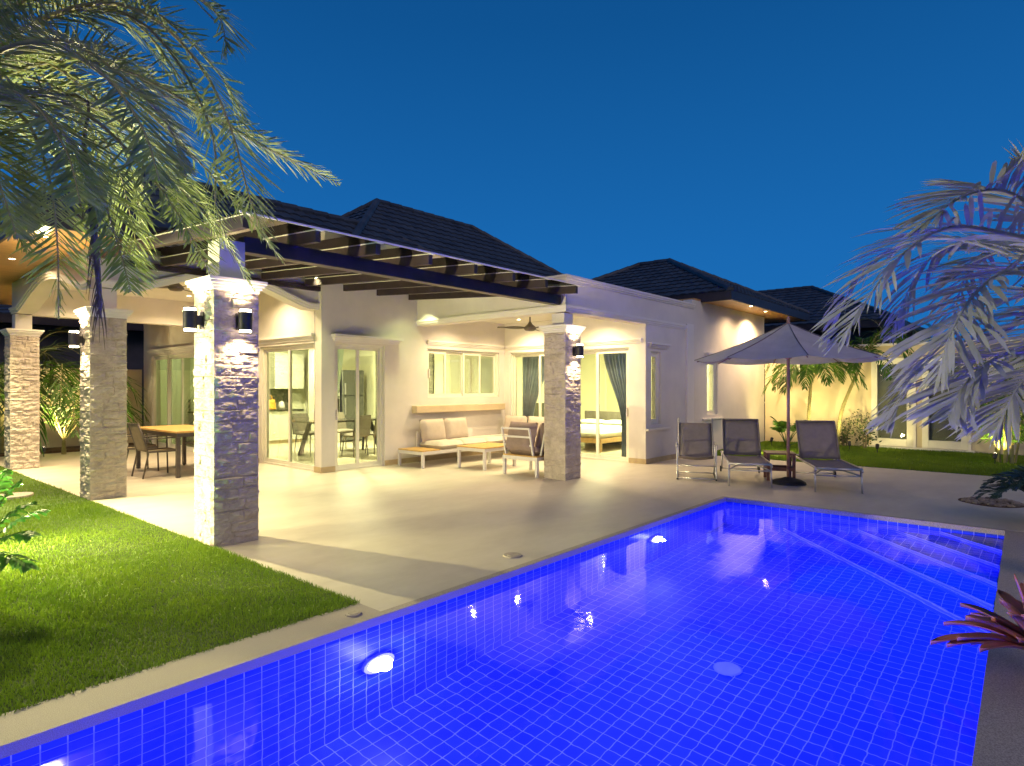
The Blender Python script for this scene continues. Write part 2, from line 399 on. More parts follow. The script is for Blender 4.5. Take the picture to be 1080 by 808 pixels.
for k_, (l, z) in enumerate(zip(legs, zs)):
    zb = ZF+.001
    # treads are wedge shaped rings round the corner: tread polygon + riser below it
    a = .001
    c0 = (PX1-a, YC+a)
    if prev == 0: poly = [c0, (PX1-a, YC+l), (PX1-l, YC+a)]
    else: poly = [(PX1-a, YC+prev), (PX1-a, YC+l), (PX1-l, YC+a), (PX1-prev, YC+a)]
    n = len(poly)
    p.add([(q[0], q[1], z) for q in poly], [tuple(range(n))])
    zn = zs[k_+1] if k_ < 4 else ZF
    zm = max(zn, z-.10) if k_ < 4 else z-.10
    rs.add([(PX1-a, YC+l, z), (PX1-l, YC+a, z), (PX1-l, YC+a, zm), (PX1-a, YC+l, zm)], [(0,1,2,3)])
    p.add([(PX1-a, YC+l, zm), (PX1-l, YC+a, zm), (PX1-l, YC+a, zn), (PX1-a, YC+l, zn)], [(0,1,2,3)])
    prev = l
    nb.bar((PX1-.002, YC+l+.004, z-.004), (PX1-l-.004, YC+.002, z-.004), .014, .02)
    nb.bar((PX1-.002, YC+l+.004, z-.10), (PX1-l-.004, YC+.002, z-.10), .010, .010)
struct('pool_steps', p, 'tile')
struct('step_nosing', nb, 'trim'); struct('step_riser', rs, 'lit_riser')
wmb = MB(); wmb.add([(PX0+.001, py0(PX0)+.001, WZ), (PX1-.001, YC+.001, WZ), (PX1-.001, PY1-.001, WZ), (PX0+.001, PY1-.001, WZ)], [(0,1,2,3)])
struct('water', wmb, 'water')
# pool fittings
dr = MB(); dr.lathe([(0, .012), (.085, .012), (.10, .004), (.10, 0)], (0,0,0), 28)
t = tag(dr.build('pool_drain', 'drainm', off=(0,0,0)), 'round pale drain cover on the blue tiled pool floor', 'drain')
t.location = (4.48, 1.78, ZF+.004)
def deck_disc(loc, r, label, z=0):
    t = thing('deck_lid', label, 'lid', (loc[0], loc[1], z)); m = MB(); m.lathe([(0, .010), (r*.93, .010), (r, .004), (r, .0)], n=28); m.build('rim', 'coping', t)
    m = MB(); m.lathe([(0, .013), (r*.6, .013), (r*.62, .010)], n=24); m.build('centre_plate', 'bronze', t)
deck_disc((4.18, 3.60), .085, 'larger round skimmer lid set in the deck beside the pool edge')
deck_disc((2.41, 3.46), .055, 'small round lid set in the stone coping at the lawn corner', .004)
def pool_lamp(x, y, z, sgn, label, P, aim=0):
    t = thing('pool_lamp', label, 'pool lamp', (x, y, z), group='underwater lamps in the pool walls')
    m = MB(); m.tube([(0, 0, 0), (0, sgn*.028, 0)], .12, 28); m.build('bezel', 'whitemetal', t)
    m = MB(); m.tube([(0, sgn*.028, 0), (0, sgn*.036, 0)], .085, 28); m.build('lens', 'pool_lens', t)
    light('AREA', 'lamp_light', (0, sgn*.06, 0), P, BLUE, t, size=.16, aim=(aim, sgn, -.10))
    light('POINT', 'lamp_glow', (0, sgn*.085, 0), P*.10, (.26, .27, 1), t, size=.045)
PP = 300
pool_lamp(2.48, PY1, -.60, -1, 'glowing underwater lamp in the pool wall below the lawn corner', PP)
pool_lamp(6.23, PY1, -.50, -1, 'small far underwater lamp in the pool wall by the patio', PP)
pool_lamp(1.0, py0(1.0), -.55, 1, 'underwater lamp in the near side wall of the pool', PP)
pool_lamp(2.7, py0(2.7), -.55, 1, 'underwater lamp in the near side wall towards the steps', PP*.55, aim=.9)
pool_lamp(-1.6, PY1, -.55, -1, 'underwater lamp in the pool wall beside the lawn', PP*.6)
# lawn
l_ = MB(); l_.box(-60, 2.56, 3.62, 40, -.028, .003); struct('lawn', l_, 'lawn')
l_ = MB(); l_.box(13.15, 17.5, -8, 5.9, -.028, .003); struct('side_lawn', l_, 'lawn')
def blades(name, pts, h, wd, label):
    n = len(pts)
    pm = .75+.25*np.sin(pts[:, 0]*3.1+1.3*np.sin(pts[:, 1]*1.7))*np.sin(pts[:, 1]*2.3+np.sin(pts[:, 0]*2.9)); a = rng.uniform(0, 2*PI, n); hh = h*pm*rng.uniform(.45, 1.35, n); ln = hh*rng.uniform(.1, .7, n); la = rng.uniform(0, 2*PI, n)
    v = np.zeros((n, 3, 3), 'f')
    v[:, 0, 0] = pts[:, 0]-np.cos(a)*wd/2; v[:, 0, 1] = pts[:, 1]-np.sin(a)*wd/2
    v[:, 1, 0] = pts[:, 0]+np.cos(a)*wd/2; v[:, 1, 1] = pts[:, 1]+np.sin(a)*wd/2
    v[:, 2, 0] = pts[:, 0]+np.cos(la)*ln; v[:, 2, 1] = pts[:, 1]+np.sin(la)*ln; v[:, 2, 2] = hh
    me = bpy.data.meshes.new(name); me.vertices.add(3*n); me.vertices.foreach_set('co', v.ravel())
    me.loops.add(3*n); me.loops.foreach_set('vertex_index', np.arange(3*n, dtype='i'))
    me.polygons.add(n); me.polygons.foreach_set('loop_start', np.arange(0, 3*n, 3, dtype='i'))
    me.update(); me.validate(); me.materials.append(M['grass'])
    o = bpy.data.objects.new(name, me); COL.objects.link(o); tag(o, label, 'grass', kind='stuff')
def scatter(x0, x1, y0, y1, dens):
    n = int((x1-x0)*(y1-y0)*dens); return np.stack([rng.uniform(x0, x1, n), rng.uniform(y0, y1, n)], 1)
pts = np.concatenate([scatter(-.6, 2.575, 3.595, 6.4, 11500), scatter(-2, 2.565, 6.4, 9.5, 6000), scatter(-3, 2.565, 9.5, 15, 2600)])
D_ = pts[:, 0]*SA+pts[:, 1]*CA; L_ = pts[:, 0]*CA-pts[:, 1]*SA
pts = pts[(L_/D_ > -1.0)]
blades('grass', pts, .036, .0065, 'short green lawn grass beside the pool and stone columns')
blades('grass', np.concatenate([scatter(13.13, 17.45, -3.5, 5.85, 2300)]), .05, .016, 'strip of green grass between the deck and the garden wall')
st = MB(); st.prism([(1.93+.25*math.cos(a)*(1+.1*math.sin(3*a)), 10.62+.25*math.sin(a)*(1+.1*math.cos(2*a))) for a in [i*PI/8 for i in range(16)]], 'z', 0, .035)
tag(st.build('stepping_stone', 'coping'), 'flat pale stepping stone in the lawn near the columns', 'stepping stone')
# ------------------------------------------------------------------ stone columns
def stone_shaft(x0, y0, wd, h, seed, res=.014):
    mb = MB(); rd = random.Random(seed); nz = int(h/res); nu = int(wd/res)
    ch = .1067; ncr = int(h/ch)+1
    for face in range(4):
        blocks = []
        for c_ in range(ncr):
            e_ = [0]
            while e_[-1] < wd-.08: e_.append(e_[-1]+rd.uniform(.14, .30))
            if wd-e_[-1] < .1 and len(e_) > 1: e_[-1] = wd
            else: e_.append(wd)
            blocks.append([(e_[i], min(e_[i+1], wd), rd.uniform(-.006, .008), rd.uniform(0, 50)) for i in range(len(e_)-1)])
        def fn(u, v, face=face, blocks=blocks):
            a = u*wd; z = v*h; c_ = min(int(z/ch), ncr-1); fz = z-c_*ch
            b = blocks[c_][0]
            for bb in blocks[c_]:
                if bb[0] <= a <= bb[1]: b = bb; break
            ed = min(a-b[0] if b[0] > 0 else 1, b[1]-a if b[1] < wd else 1, fz, ch-fz)
            q = Vector((a*7+b[3], z*15, face*7+seed))
            nn = noise.noise(q)*.55+noise.noise(q*2.3)*.35+noise.noise(q*5)*.2
            d_ = b[2]+max(-.35, nn)*.040+.006
            k1 = min(1, ed/.010); d_ = d_*k1-.008*(1-k1)
            ce = min(a, wd-a); d_ *= min(1, ce/.03)
            if z < .01 or z > h-.01: d_ = 0
            if face == 0: return (x0-d_, y0+wd-a, z)
            if face == 1: return (x0+a, y0-d_, z)
            if face == 2: return (x0+wd+d_, y0+a, z)
            return (x0+wd-a, y0+wd+d_, z)
        mb.grid(fn, nu, nz)
    return mb
GC = 'stone clad columns of the terrace and pergola'
def column(x0, y0, h, label, seed, res, pier_top, wd=.43):
    t = thing('stone_column', label, 'column', (x0+wd/2, y0+wd/2, 0), group=GC)
    o = (x0+wd/2, y0+wd/2, 0)
    stone_shaft(x0, y0, wd, h, seed, res).build('shaft', 'stone', t, off=o)
    m = MB()
    for (g_, z0, z1) in ((.012, 0, .03), (.03, .03, .055), (.05, .055, .085), (.065, .085, .12)):
        m.box(x0-g_, x0+wd+g_, y0-g_, y0+wd+g_, h+z0, h+z1)
    m.build('cap', 'trim', t, off=o, bevel=.006)
    m = MB(); c_ = wd/2; m.box(x0+c_-.125, x0+c_+.125, y0+c_-.125, y0+c_+.125, h+.12, pier_top); m.build('pier', 'stucco', t, off=o, bevel=.004)
    return t
column(2.56, 5.87, 2.41, 'tall stone column nearest the pool with two lit lamps', 1, .010, 2.915)
column(2.56, 9.55, 2.43, 'stone column between the nearest one and the far left one, one lamp', 2, .015, 2.83)
column(2.56, 14.15, 2.43, 'plain stone column farthest left, no lamp, beside the garden bed', 3, .02, 2.83)
column(8.07, 5.84, 2.38, 'stone column in front of the sofa corner under the roof corner', 4, .015, 2.70)
# sconces
def sconce(loc, normal, label, P=36, up=1.0):
    n = Vector(normal); t = thing('wall_lamp', label, 'wall lamp', loc, group='cylindrical up and down lamps on the stone columns')
    c_ = n*.115
    m = MB(); m.lathe([(0, -.085), (.06, -.085), (.062, -.08), (.062, .08), (.06, .085), (0, .085)], c_, 24); m.build('body', 'lampmetal', t, smooth=False)
    m = MB(); m.bar(Vector((0,0,0))+n*.0, n*.07, .05, .09); m.bar(n*.005, n*.014, .08, .16); m.build('bracket', 'lampmetal', t)
    for s_ in (-1, 1):
        m = MB(); m.lathe([(.045, s_*.085), (.052, s_*.088), (.052, s_*.108), (.045, s_*.11)], c_, 24); m.build('lens', 'lens', t)
        m = MB(); m.lathe([(0, s_*.110), (.06, s_*.110), (.06, s_*.120), (0, s_*.122)], c_, 24); m.build('end_cap', 'lampmetal', t)
        light('SPOT', 'lamp_light', tuple(c_+Vector((0,0,s_*.135))), P*(up if s_ > 0 else 1), CREAM, t, size=.035, spot=130, blend=.7, aim=(Vector((0,0,s_))-n*.25))
sconce((2.555, 6.10, 2.13), (-1,0,0), 'up and down lamp on the lawn side of the nearest column', up=.8)
sconce((2.80, 5.865, 2.12), (0,-1,0), 'up and down lamp on the pool side of the nearest column', up=.55)
sconce((2.555, 9.78, 2.13), (-1,0,0), 'up and down lamp on the lawn side of the second column', up=3.2)
sconce((8.30, 5.835, 2.08), (0,-1,0), 'up and down lamp on the pool side of the sofa column')
# ------------------------------------------------------------------ villa
VO = (6.0, 9.55, 0)
villa = thing('villa', 'single storey white stucco villa with dark hip roofs, arches and glass doors', 'house', VO)
def vp(name, mb, m, parent=None, **kw):
    if parent is None: return mb.build(name, m, villa, off=VO, **kw)
    return mb.build(name, m, parent, off=VO, **kw)
def wall(mb, ax, t0, t1, a0, a1, z0, z1, ops=()):
    def bx(b0, b1, q0, q1):
        if b1-b0 < 1e-4 or q1-q0 < 1e-4: return
        if ax == 'x': mb.box(b0, b1, t0, t1, q0, q1)
        else: mb.box(t0, t1, b0, b1, q0, q1)
    c_ = a0
    for (b0, b1, zb, zt) in sorted(ops):
        bx(c_, b0, z0, z1); bx(b0, b1, z0, zb); bx(b0, b1, zt, z1); c_ = b1
    bx(c_, a1, z0, z1)
    return mb
DH = 2.28
vp('wall', wall(MB(), 'y', 6.0, 6.2, 9.77, 17.9, 0, 3.42, [(9.77+.001, 11.75, 0, DH), (14.75, 17.35, 0, DH)]), 'stucco')
vp('wall', wall(MB(), 'x', 9.55, 9.75, 6.0, 10.8, 0, 3.42, [(6.27, 7.36, 0, DH), (8.44, 10.62, 1.27, DH)]), 'stucco')
vp('wall', wall(MB(), 'y', 10.8, 11.0, 5.9, 9.55, 0, 3.0, [(6.27, 9.38, 0, DH)]), 'stucco')
vp('wall', wall(MB(), 'x', 5.9, 6.1, 11.0, 12.9, 0, 3.0, [(11.02, 11.42, .76, 2.2)]), 'stucco')
vp('wall', wall(MB(), 'x', 5.92, 6.12, 12.9, 17.5, 0, 3.42, [(13.70, 14.30, .85, 2.12)]), 'stucco')
vp('pilaster', MB().box(12.53, 12.86, 5.85, 5.9, 0, 2.86), 'trim', bevel=.005)
# lounge fascia (beams) round the covered sofa corner
m = MB(); m.box(8.16, 12.9, 5.901, 6.15, 2.83, 3.24); m.box(8.16, 8.41, 6.15, 9.55, 2.83, 3.24)
m.box(8.16, 10.8, 5.905, 6.15, 2.72, 2.83); m.box(8.165, 8.41, 6.15, 9.55, 2.72, 2.83)
vp('fascia_beam', m, 'stucco')
m = MB()
for (g_, z0, z1) in ((.012, 2.72, 2.75), (.03, 2.75, 2.785), (.045, 2.785, 2.82), (.03, 2.82, 2.835)):
    m.box(8.16-g_, 12.53, 5.90-g_, 5.9-.0005, z0, z1); m.box(8.16-g_, 8.16-.0005, 5.9, 9.55, z0, z1)
for (g_, z0, z1) in ((.02, 3.21, 3.24), (.045, 3.24, 3.275), (.065, 3.275, 3.31)):
    m.box(8.16-g_, 12.93, 5.90-g_, 5.9-.0005, z0, z1); m.box(8.16-g_, 8.16-.0005, 5.9, 9.0, z0, z1)
    if z0 > 3.22: m.box(8.16, 12.93, 5.9, 6.15, z0, z1); m.box(8.16, 8.41, 6.15, 9.0, z0, z1)
vp('cornice', m, 'trim')
m = MB(); m.box(8.41, 10.8, 6.15, 9.55, 2.95, 3.05); m.box(11.0, 13.6, 6.15, 9.0, 3.05, 3.12)
vp('ceiling', m, 'ceil')
# header mouldings and sills
def moulding(mb, ax, plane, a0, a1, z0, sgn=-1, dep=.07, hh=.10):
    for k_, (g_, q0, q1) in enumerate(((.35, 0, .3), (.65, .3, .6), (1, .6, 1))):
        lo, hi = sorted((plane+sgn*.0005, plane+sgn*dep*g_))
        e_ = dep*g_*.6
        if ax == 'x': mb.box(a0-e_, a1+e_, lo, hi, z0+hh*q0, z0+hh*q1)
        else: mb.box(lo, hi, a0-e_, a1+e_, z0+hh*q0, z0+hh*q1)
for a_, k_ in ((('x', 9.55, 6.27, 7.62, 2.31), dict(dep=.14, hh=.12)), (('y', 6.0, 9.80, 11.95, 2.33), dict(hh=.12)), (('y', 6.0, 14.62, 17.5, 2.33), dict(hh=.12)), (('x', 5.9, 10.93, 11.62, 2.27), dict(dep=.10)), (('x', 5.92, 13.62, 14.42, 2.18), dict(dep=.10))):
    m = MB(); moulding(m, *a_, **k_); vp('door_hood', m, 'trim')
m = MB(); moulding(m, 'x', 9.55, 8.45, 10.72, 2.36, dep=.05, hh=.09); moulding(m, 'y', 10.8, 6.0, 9.48, 2.36, dep=.05, hh=.09); vp('wall_moulding', m, 'trim')
vp('window_sill', MB().box(8.02, 10.66, 9.40, 9.549, .98, 1.12), 'sillm', bevel=.006)
vp('window_sill', MB().box(10.80, 11.75, 5.84, 5.899, .64, .68), 'trim', bevel=.004)
vp('window_sill', MB().box(13.42, 14.55, 5.87, 5.919, .74, .78), 'trim', bevel=.004)
for b_ in (((5.985, 5.999, 9.549, 9.77), (5.985, 6.27, 9.535, 9.549)), ((7.36, 10.785, 9.535, 9.549),), ((10.785, 10.799, 5.899, 6.27), (10.785, 12.53, 5.885, 5.899)), ((5.985, 5.999, 11.75, 14.75),)):
    m = MB()
    for q in b_: m.box(*q, .001, .10)
    vp('skirting', m, 'skirt')
# arched walls of the covered terrace
def arch_poly(a0, a1, s0, s1, zs_, rise, top, n=20):
    pts = [(a0, top), (a0, zs_), (s0, zs_)]
    for i in range(1, n):
        t_ = i/n; pts.append((s0+(s1-s0)*t_, zs_+rise*(.5-.5*math.cos(2*PI*t_))**.62))
    pts += [(s1, zs_), (a1, zs_), (a1, top)]
    return pts
def arch_wall(ax, t0, t1, a0, a1, s0, s1, zs_, rise, top):
    poly = arch_poly(a0, a1, s0, s1, zs_, rise, top); low = poly[1:-1]
    mb = MB(); tr = MB()
    for (p0, p1) in zip(low[:-1], low[1:]):
        if ax == 'x':
            mb.add([(p0[0],t0,p0[1]),(p1[0],t0,p1[1]),(p1[0],t0,top),(p0[0],t0,top),(p0[0],t1,p0[1]),(p1[0],t1,p1[1]),(p1[0],t1,top),(p0[0],t1,top)], [(0,1,2,3),(7,6,5,4),(0,4,5,1)])
        else:
            mb.add([(t0,p0[0],p0[1]),(t0,p1[0],p1[1]),(t0,p1[0],top),(t0,p0[0],top),(t1,p0[0],p0[1]),(t1,p1[0],p1[1]),(t1,p1[0],top),(t1,p0[0],top)], [(0,1,2,3),(7,6,5,4),(0,4,5,1)])
        for (g_, q0, q1) in ((.015, .0, .035), (.035, .035, .075), (.05, .075, .11)):
            if ax == 'x':
                tr.add([(p0[0],t0-g_,p0[1]+q0),(p1[0],t0-g_,p1[1]+q0),(p1[0],t0-g_,p1[1]+q1),(p0[0],t0-g_,p0[1]+q1),(p0[0],t0-.0005,p0[1]+q0),(p1[0],t0-.0005,p1[1]+q0),(p1[0],t0-.0005,p1[1]+q1),(p0[0],t0-.0005,p0[1]+q1)], [(0,1,2,3),(0,4,5,1),(3,2,6,7)])
            else:
                tr.add([(t0-g_,p0[0],p0[1]+q0),(t0-g_,p1[0],p1[1]+q0),(t0-g_,p1[0],p1[1]+q1),(t0-g_,p0[0],p0[1]+q1),(t0-.0005,p0[0],p0[1]+q0),(t0-.0005,p1[0],p1[1]+q0),(t0-.0005,p1[0],p1[1]+q1),(t0-.0005,p0[0],p0[1]+q1)], [(0,1,2,3),(0,4,5,1),(3,2,6,7)])
    vp('arch_wall', mb, 'stucco'); vp('arch_moulding', tr, 'trim')
arch_wall('x', 9.64, 9.88, 2.65, 6.0, 3.14, 5.80, 2.84, .34, 3.42)
arch_wall('y', 2.65, 2.90, 9.88, 14.5, 10.15, 14.0, 2.84, .36, 3.42)
vp('wall', MB().box(2.90, 6.0, 14.25, 14.5, 2.83, 3.42), 'stucco')
vp('ceiling', MB().box(2.9, 6.0, 9.88, 14.25, 3.36, 3.42), 'ceil')
# soffits + fascias
m = MB(); m.box(1.8, 2.65, 9.0, 18.5, 3.42, 3.46); m.box(2.65, 10.8, 9.0, 9.64, 3.42, 3.46); m.box(2.65, 6.0, 14.5, 18.5, 3.42, 3.46)
m.box(13.4, 19.2, 5.26, 5.92, 3.42, 3.46); m.box(17.5, 19.2, 5.92, 11, 3.42, 3.46); m.box(13.0, 13.4, 5.92, 9, 3.42, 3.46)
vp('soffit', m, 'wood')
m = MB(); m.box(1.76, 1.8, 8.96, 18.5, 3.40, 3.60); m.box(1.8, 15.4, 8.96, 9.0, 3.40, 3.60)
m.box(13.36, 19.24, 5.22, 5.26, 3.40, 3.60); m.box(13.36, 13.40, 5.26, 9.0, 3.40, 3.60); m.box(19.2, 19.24, 5.26, 11, 3.40, 3.60)
vp('fascia_board', m, 'fascia')
def roof_face(mb, e0, e1, r0, r1, course=.30, wave=.23, amp=.022, res=6):
    """corrugated tile face between eave e0-e1 and ridge r0-r1 (r0==r1 for a triangle)"""
    e0, e1, r0, r1 = map(Vector, (e0, e1, r0, r1)); ea = (e1-e0).normalized(); L = (e1-e0).length
    mid = r0-e0; up = mid-ea*mid.dot(ea); H = up.length; up /= H; nrm = ea.cross(up); nrm = nrm if nrm.z > 0 else -nrm
    l1 = (r0-e0).dot(ea); r_1 = (r1-e0).dot(ea)
    nc = max(1, round(H/course)); step = wave/res; nx = int(L/step)
    for c_ in range(nc):
        rows = []
        for (f_, lift) in ((c_/nc, .034), ((c_+1)/nc, .006)):
            lo = l1*f_; hi = L+(r_1-L)*f_; row = []
            for i in range(nx+1):
                x = min(max(i*step, lo), hi)
                row.append(e0+ea*x+up*(H*f_)+nrm*(lift+amp*abs(math.sin(PI*x/wave))))
            rows.append(row)
        vs = rows[0]+rows[1]; n = nx+1
        lo0, hi0 = l1*c_/nc, L+(r_1-L)*c_/nc
        fs = [(i, i+1, n+i+1, n+i) for i in range(nx) if not ((i+1)*step <= lo0 or i*step >= hi0)]
        mb.add(vs, fs)
        # little riser under the front lip of each course
        low = [v-nrm*.034 for v in rows[0]]
        mb.add(rows[0]+low, [(i, n+i, n+i+1, i+1) for i in range(nx) if not ((i+1)*step <= lo0 or i*step >= hi0)])
def hip_roof(x0, x1, y0, y1, z, s, along, parent=None, off=VO, name='roof', wv=.23):
    mb = MB(); cap = MB()
    hw = ((y1-y0) if along == 'x' else (x1-x0))/2; zr = z+s*hw
    if along == 'x': ra, rb = (x0+hw, y0+hw, zr), (x1-hw, y0+hw, zr)
    else: ra, rb = (x0+hw, y0+hw, zr), (x0+hw, y1-hw, zr)
    c_ = [(x0,y0,z), (x1,y0,z), (x1,y1,z), (x0,y1,z)]
    if along == 'x':
        roof_face(mb, c_[0], c_[1], ra, rb, wave=wv); roof_face(mb, c_[1], c_[2], rb, rb, wave=wv); roof_face(mb, c_[2], c_[3], rb, ra, wave=wv); roof_face(mb, c_[3], c_[0], ra, ra, wave=wv)
        hips = [(c_[0], ra), (c_[3], ra), (c_[1], rb), (c_[2], rb), (ra, rb)]
    else:
        roof_face(mb, c_[0], c_[1], ra, ra, wave=wv); roof_face(mb, c_[1], c_[2], ra, rb, wave=wv); roof_face(mb, c_[2], c_[3], rb, rb, wave=wv); roof_face(mb, c_[3], c_[0], rb, ra, wave=wv)
        hips = [(c_[0], ra), (c_[1], ra), (c_[3], rb), (c_[2], rb), (ra, rb)]
    o = mb.build(name, 'roof', parent if parent else villa, off=off)
    for a, b in hips:
        a, b = Vector(a), Vector(b); L = (b-a).length
        if L < .05: continue
        n = max(1, int(L/.33))
        for i in range(n):
            q0 = a.lerp(b, i/n); q1 = a.lerp(b, (i+1)/n); cap.tube([q0+Vector((0,0,.02)), q1+Vector((0,0,.045))], [.085, .075], 8)
    cap.build('ridge_cap', 'roof', o, off=(0,0,0) if off is None else off)
    return o
hip_roof(6.0, 15.4, 9.0, 15.2, 3.6, .735, 'x')
hip_roof(1.8, 10.0, 9.0, 12.56, 3.6, .69, 'x')
hip_roof(1.8, 7.6, 9.0, 18.5, 3.6, .35, 'y')
hip_roof(13.4, 19.2, 5.26, 12.0, 3.6, .5, 'y')
# rooms
m = MB(); m.box(6.2, 10.8, 9.75, 17.9, .004, .012); m.box(11.0, 15.6, 6.1, 11.0, .004, .012); vp('room_floor', m, 'tilefloor')
m = MB(); m.box(6.2, 10.8, 9.75, 17.9, 2.75, 2.8); m.box(11.0, 15.6, 6.12, 11.0, 2.75, 2.8); vp('room_ceiling', m, 'ceil')
m = MB(); wall(m, 'x', 15.85, 16.0, 6.2, 10.8, 0, 2.75, [(6.9, 8.3, 1.2, 2.2)]); wall(m, 'y', 10.6, 10.8, 9.75, 15.85, 0, 2.75)
m.box(10.8, 15.6, 10.85, 11.0, 0, 2.75); m.box(15.45, 15.6, 6.12, 10.85, 0, 2.75); m.box(10.8, 11.0, 9.551, 10.85, 0, 2.75); m.box(6.2, 6.21, 11.76, 14.74, 0, 2.75)
m.box(9.0, 9.1, 16.0, 17.8, 0, 2.75); m.box(6.2, 9.1, 17.8, 17.9, 0, 2.75); m.box(11.001, 11.02, 9.39, 9.55, 0, 2.75); m.box(6.2, 6.215, 9.75, 9.76, 0, 2.75)
vp('room_wall', m, 'inner')
vp('stone_feature_wall', MB().box(10.55, 10.599, 11.75, 14.1, 0, 2.749), 'slate')
def room_door(ax, plane, a0, a1, sgn, h=2.1):
    f_ = MB()
    def bx(mb, d0, d1, b0, b1, z0, z1):
        lo, hi = sorted((plane+sgn*d0, plane+sgn*d1))
        if ax == 'y': mb.box(lo, hi, b0, b1, z0, z1)
        else: mb.box(b0, b1, lo, hi, z0, z1)
    bx(f_, .001, .03, a0-.06, a0, 0, h+.06); bx(f_, .001, .03, a1, a1+.06, 0, h+.06); bx(f_, .001, .03, a0, a1, h, h+.06)
    fo = vp('room_door', f_, 'frame')
    m = MB(); bx(m, .001, .02, a0, a1, 0.02, h); bx(m, .02, .028, a0+.12, a1-.12, .2, .95); bx(m, .02, .028, a0+.12, a1-.12, 1.15, h-.15); m.build('door_leaf', 'roomdoor', fo, off=VO)
    m = MB(); bx(m, .02, .07, a0+.06, a0+.08, 1.02, 1.04); bx(m, .055, .07, a0+.06, a0+.18, 1.02, 1.04); m.build('handle', 'darkmetal', fo, off=VO)
room_door('y', 10.6, 10.5, 11.3, -1); room_door('y', 15.45, 8.9, 9.7, -1); room_door('y', 15.45, 7.75, 8.45, -1); room_door('x', 15.85, 9.5, 10.3, -1)
vp('tiled_panel', MB().box(15.40, 15.449, 8.52, 8.84, 0, 2.2), 'mosaic')
# sliding doors and windows
def glazed(name, ax, plane, a0, a1, z0, z1, n, depth=.10, fw=.055, gl='glass', mat_='frame', handle=True, inset=.05, label=None):
    """frame with n sashes; plane = outer wall face, glass lies inset behind it (towards +)"""
    p0 = plane+inset
    def bx(mb, d0, d1, b0, b1, q0, q1):
        if ax == 'x': mb.box(b0, b1, p0+d0, p0+d1, q0, q1)
        else: mb.box(p0+d0, p0+d1, b0, b1, q0, q1)
    f_ = MB(); bx(f_, 0, depth, a0, a0+.04, z0, z1); bx(f_, 0, depth, a1-.04, a1, z0, z1); bx(f_, 0, depth, a0+.04, a1-.04, z1-.045, z1); bx(f_, 0, depth, a0+.04, a1-.04, z0, z0+.03)
    fo = vp(name, f_, mat_, bevel=.003)
    if label: fo['label'] = label
    W = (a1-a0-.08)/n
    for i in range(n):
        s0 = a0+.04+W*i-(.02 if i else 0); s1 = a0+.04+W*(i+1); dd = .012+.036*(i % 2)
        q0, q1 = z0+.031, z1-.046
        s_ = MB(); bx(s_, dd, dd+.03, s0, s0+fw, q0, q1); bx(s_, dd, dd+.03, s1-fw, s1, q0, q1); bx(s_, dd, dd+.03, s0+fw, s1-fw, q1-fw, q1); bx(s_, dd, dd+.03, s0+fw, s1-fw, q0, q0+fw*1.2)
        s_.build('sash', mat_, fo, off=VO)
        g_ = MB(); bx(g_, dd+.012, dd+.018, s0+fw, s1-fw, q0+fw*1.2, q1-fw); g_.build('pane', gl, fo, off=VO)
    if handle:
        h_ = MB(); hz = z0+1.0 if z1-z0 > 1.6 else (z0+z1)/2
        bx(h_, -.03, .012, a0+.055, a0+.075, hz-.09, hz+.09); h_.build('handle', 'whitemetal', fo, off=VO)
    return fo
glazed('sliding_door', 'y', 6.0, 9.77, 11.75, 0, DH, 2)
glazed('sliding_door', 'y', 6.0, 14.75, 17.35, 0, DH, 3)
glazed('sliding_door', 'x', 9.55, 6.27, 7.36, 0, DH, 2)
glazed('sliding_door', 'y', 10.8, 6.27, 9.38, 0, DH, 4)
glazed('window', 'x', 9.55, 8.44, 10.62, 1.27, DH, 4, fw=.045)
glazed('window', 'x', 5.9, 11.02, 11.42, .76, 2.2, 1, handle=False)
glazed('window', 'x', 5.92, 13.70, 14.30, .85, 2.12, 1, handle=False)
glazed('window', 'x', 15.85, 6.9, 8.3, 1.2, 2.2, 2, gl='glassdark', inset=.0, handle=False)
# ------------------------------------------------------------------ curtains
def curtain(x0, y0, x1, y1, z0, z1, m_, label, waves=9, gather=None, amp=.03):
    mb = MB(); a, b = Vector((x0, y0, 0)), Vector((x1, y1, 0)); d_ = (b-a); nn = Vector((-d_.y, d_.x, 0)).normalized()
    def fn(u, v):
        k_ = 1
        if gather is not None:
            gz = (1-v); k_ = 1-.62*math.sin(min(1, gz*1.35)*PI/2)**2
        uu = u*k_ if gather != 'right' else 1-(1-u)*k_
        ph = u*waves*2*PI
        return a+d_*uu+nn*(math.sin(ph)*amp+math.sin(ph*.37+v*2)*amp*.4)+Vector((0,0,z0+(z1-z0)*v))
    mb.grid(fn, waves*10, 14)
    return tag(mb.build('curtain', m_, smooth=True), label, 'curtain', 'curtains behind the glass doors')
curtain(11.14, 9.30, 11.14, 8.45, .03, 2.4, 'curtain', 'grey curtain swept to the left of the bedroom glass door', 9, gather='left')
curtain(11.14, 6.35, 11.14, 7.10, .03, 2.4, 'curtain', 'grey curtain at the right end of the bedroom glass door', 9, gather='left')
curtain(6.34, 9.86, 6.66, 9.86, .03, 2.4, 'sheer', 'pale green curtain gathered beside the corner pier of the dining room', 7, gather='left', amp=.02)
curtain(6.35, 17.85, 6.35, 14.8, .03, 2.4, 'sheer', 'pale green curtain behind the far left glass door', 12)
curtain(13.75, 6.2, 13.95, 6.2, .5, 2.3, 'sheer', 'sheer curtain inside the narrow window of the right wing', 6, amp=.015)
